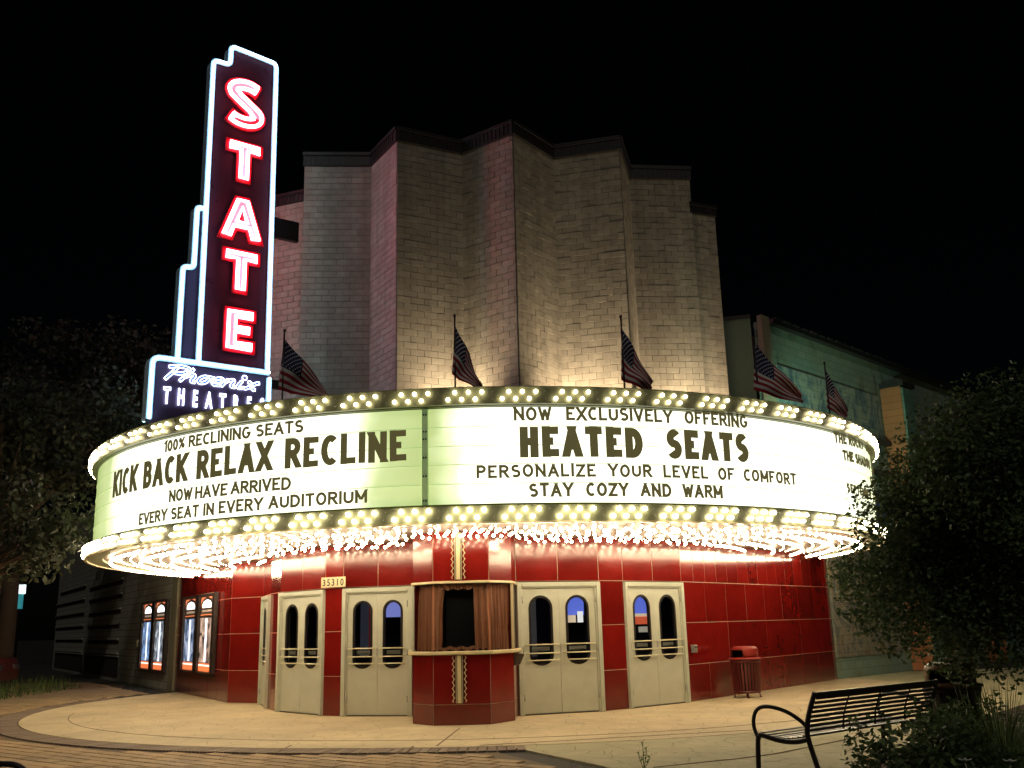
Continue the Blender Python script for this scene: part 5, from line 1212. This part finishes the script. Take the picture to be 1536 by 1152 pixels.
grass_clump((atd(1500, 1100, 7.9).x, atd(1500, 1100, 7.9).y, .03), 420, 1.05, .62, M_leaf3, 'tall arching ornamental grass at the right edge beneath the tree', 31)
grass_clump((atd(1462, 1100, 8.6).x, atd(1462, 1100, 8.6).y, .03), 300, .8, .45, M_leaf3, 'shorter arching grass clump just behind the far bench end', 32)
def sh(px, dist, *a, **k): p = atd(px, 1100, dist); return shrub((p.x, p.y, .02), *a, **k)
sh(1410, 6.9, .50, .85, 44, M_leaf, 'dark low shrub in front of the bench back', 41, .05)
sh(1345, 6.6, .30, .46, 16, M_leaf, 'small dark shrub with rosy flowers in front of the bench seat', 42, .045, fm=M_redp, nf=14)
sh(1300, 6.9, .12, .20, 7, M_leaf3, 'low pink flowering plant at the bench foot', 43, .035, fm=M_redp, nf=16)
sh(1480, 6.0, .42, .62, 30, M_leaf3, 'leafy plant with white flowers in the bottom right bed', 44, .045, fm=M_white, nf=12)
sh(1515, 9.5, .4, .62, 14, M_leaf3, 'bushy plant with white blossoms behind the ornamental grass', 45, .05, fm=M_white, nf=26)
sh(1462, 11.2, .3, .75, 12, M_leaf3, 'pale leafed bush behind the dark trash can', 46, .05, fm=M_white, nf=8)
g = gp(1415, 1003); shrub((g.x + .3, g.y, 0), .5, .8, 10, leaf_mat('dry_leaf', (.16, .10, .03)), 'tan dry bush by the mural wall foot', 47, .06)
grass_clump((atd(1535, 1100, 6.6).x, atd(1535, 1100, 6.6).y, .03), 380, .85, .55, M_leaf3, 'nearest arching grass clump at the bottom right corner', 33)
sh(1340, 7.6, .22, .42, 12, M_leaf3, 'green bush under the bench middle with a few red blooms', 48, .045, fm=M_redp, nf=10)
sh(1440, 7.4, .34, .95, 26, M_leaf, 'taller dark shrub in front of the far bench end', 49, .05)
# weed sprouting from a joint
g = gp(966, 1152); wd = empty('weed', (g.x, g.y, 0), 'small green weed sprouting from a joint in the pavement', 'weed'); rnd = random.Random(3); mb = MB(); stt = MB()
for k, (dx, dy, h) in enumerate(((0, 0, .26), (.03, .02, .20), (-.04, 0, .16), (.05, -.02, .12))):
    stt.tube([(dx * .2, dy * .2, 0), (dx, dy, h * .6), (dx * 1.3, dy, h)], .004, 5)
    for q in range(9):
        f = .25 + .75 * q / 8; c = Vector((dx * f * 1.3, dy * f, h * f)); a = q * 2.4; d = Vector((math.cos(a), math.sin(a), .5)).normalized(); e = Vector((-math.sin(a), math.cos(a), 0)); s = .055 * (1.2 - f * .5)
        mb.add([c, c + d * s * .5 + e * s * .25, c + d * s, c + d * s * .5 - e * s * .25], [(0, 1, 2, 3)])
mb.build('leaves', M_leaf3, wd); stt.build('stem', M_leaf3, wd)
# grass verge far left
rnd = random.Random(8); mb = MB()
for i in range(5200):
    x, y = rnd.uniform(-26, -12.5), rnd.uniform(22.5, 33)
    if (x + 12.5) * .5 + (y - 25) * .3 > 1.2: continue
    a = rnd.uniform(0, 6.28); h = rnd.uniform(.12, .38); e = Vector((math.cos(a), math.sin(a), 0)) * .014; d = Vector((rnd.uniform(-.1, .1), rnd.uniform(-.1, .1), h)); p = Vector((x, y, 0)); mb.add([p - e, p + e, p + d], [(0, 1, 2)])
tag(mb.build('verge_grass', M_leaf3), 'rough dim grass verge at the far left of the plaza', 'grass', kind='stuff')

# ================================================================= FAR LEFT BACKGROUND
q = atd(31, 890, 62); fs_ = empty('distant_lit_sign', (q.x, q.y, 0), 'small distant white and teal lit sign in the dark at the far left', 'sign')
MB().tube([(0, 0, 0), (0, 0, 6)], .08, 8).build('post', M_iron, fs_)
q1 = atd(33, 884, 62).z; q2 = atd(31, 905, 62).z
MB().box(-.12, .22, -.1, .1, q1 - .25, q1 + .25).build('white_panel', mat('far_white', (.8, .8, .8), .5, emit=(.8, .95, 1), es=1.3), fs_)
MB().box(-.26, .12, -.12, .12, q2 - .3, q1 - .26).build('teal_panel', mat('far_teal', (.1, .5, .5), .5, emit=(.05, .4, .45), es=.35), fs_)
q = atd(12, 965, 30); car = empty('parked_car', (q.x - 2.2, q.y, 0), 'dark red parked car half outside the frame at the far left', 'car', rz=RD(8))
prof = [(-2.1, .35), (-2.15, .7), (-1.95, .88), (-1.2, .98), (-.7, 1.38), (.7, 1.42), (1.35, 1.02), (2.05, .92), (2.15, .6), (2.1, .35)]
vs = []; 
for sx_, ins_ in ((-.85, 0), (-.78, .0), (.78, 0), (.85, 0)):
    for x, z in prof: vs.append((x * (1 if abs(sx_) > .8 else 1.0), sx_ * (1 if z < 1.0 else .86), z))
n = len(prof); fsx = [(j * n + i, j * n + (i + 1) % n, (j + 1) * n + (i + 1) % n, (j + 1) * n + i) for j in range(3) for i in range(n)] + [tuple(range(n))[::-1], tuple(range(3 * n, 4 * n))]
MB().add(vs, fsx).build('body', mat('car_red', (.06, .004, .004), .3, coat=.3), car)
for x0, x1 in ((-.95, -.05), (.0, .95)):
    for sg in (-1, 1): MB().box(x0, x1, sg * .745 - .006, sg * .745 + .006, 1.03, 1.32).build('window', M_glass, car)
for x in (-1.35, 1.35):
    for sg in (-1, 1):
        w_ = MB(); T = Matrix.Translation((x, sg * .8, .32)) @ Matrix.Rotation(RD(90), 4, 'X'); tmp = MB().lathe([(0, -.1), (.22, -.1), (.32, -.08), (.32, .08), (.22, .1), (0, .1)], 18)
        w_.add([T @ Vector(v) for v in tmp.v], tmp.f, True).build('wheel', M_rim, car)
for sg in (-1, 1): MB().box(2.09, 2.16, sg * .6 - .15, sg * .6 + .15, .62, .76).build('headlight', mat('lamp_glass', (.08, .06, .06), .1), car)
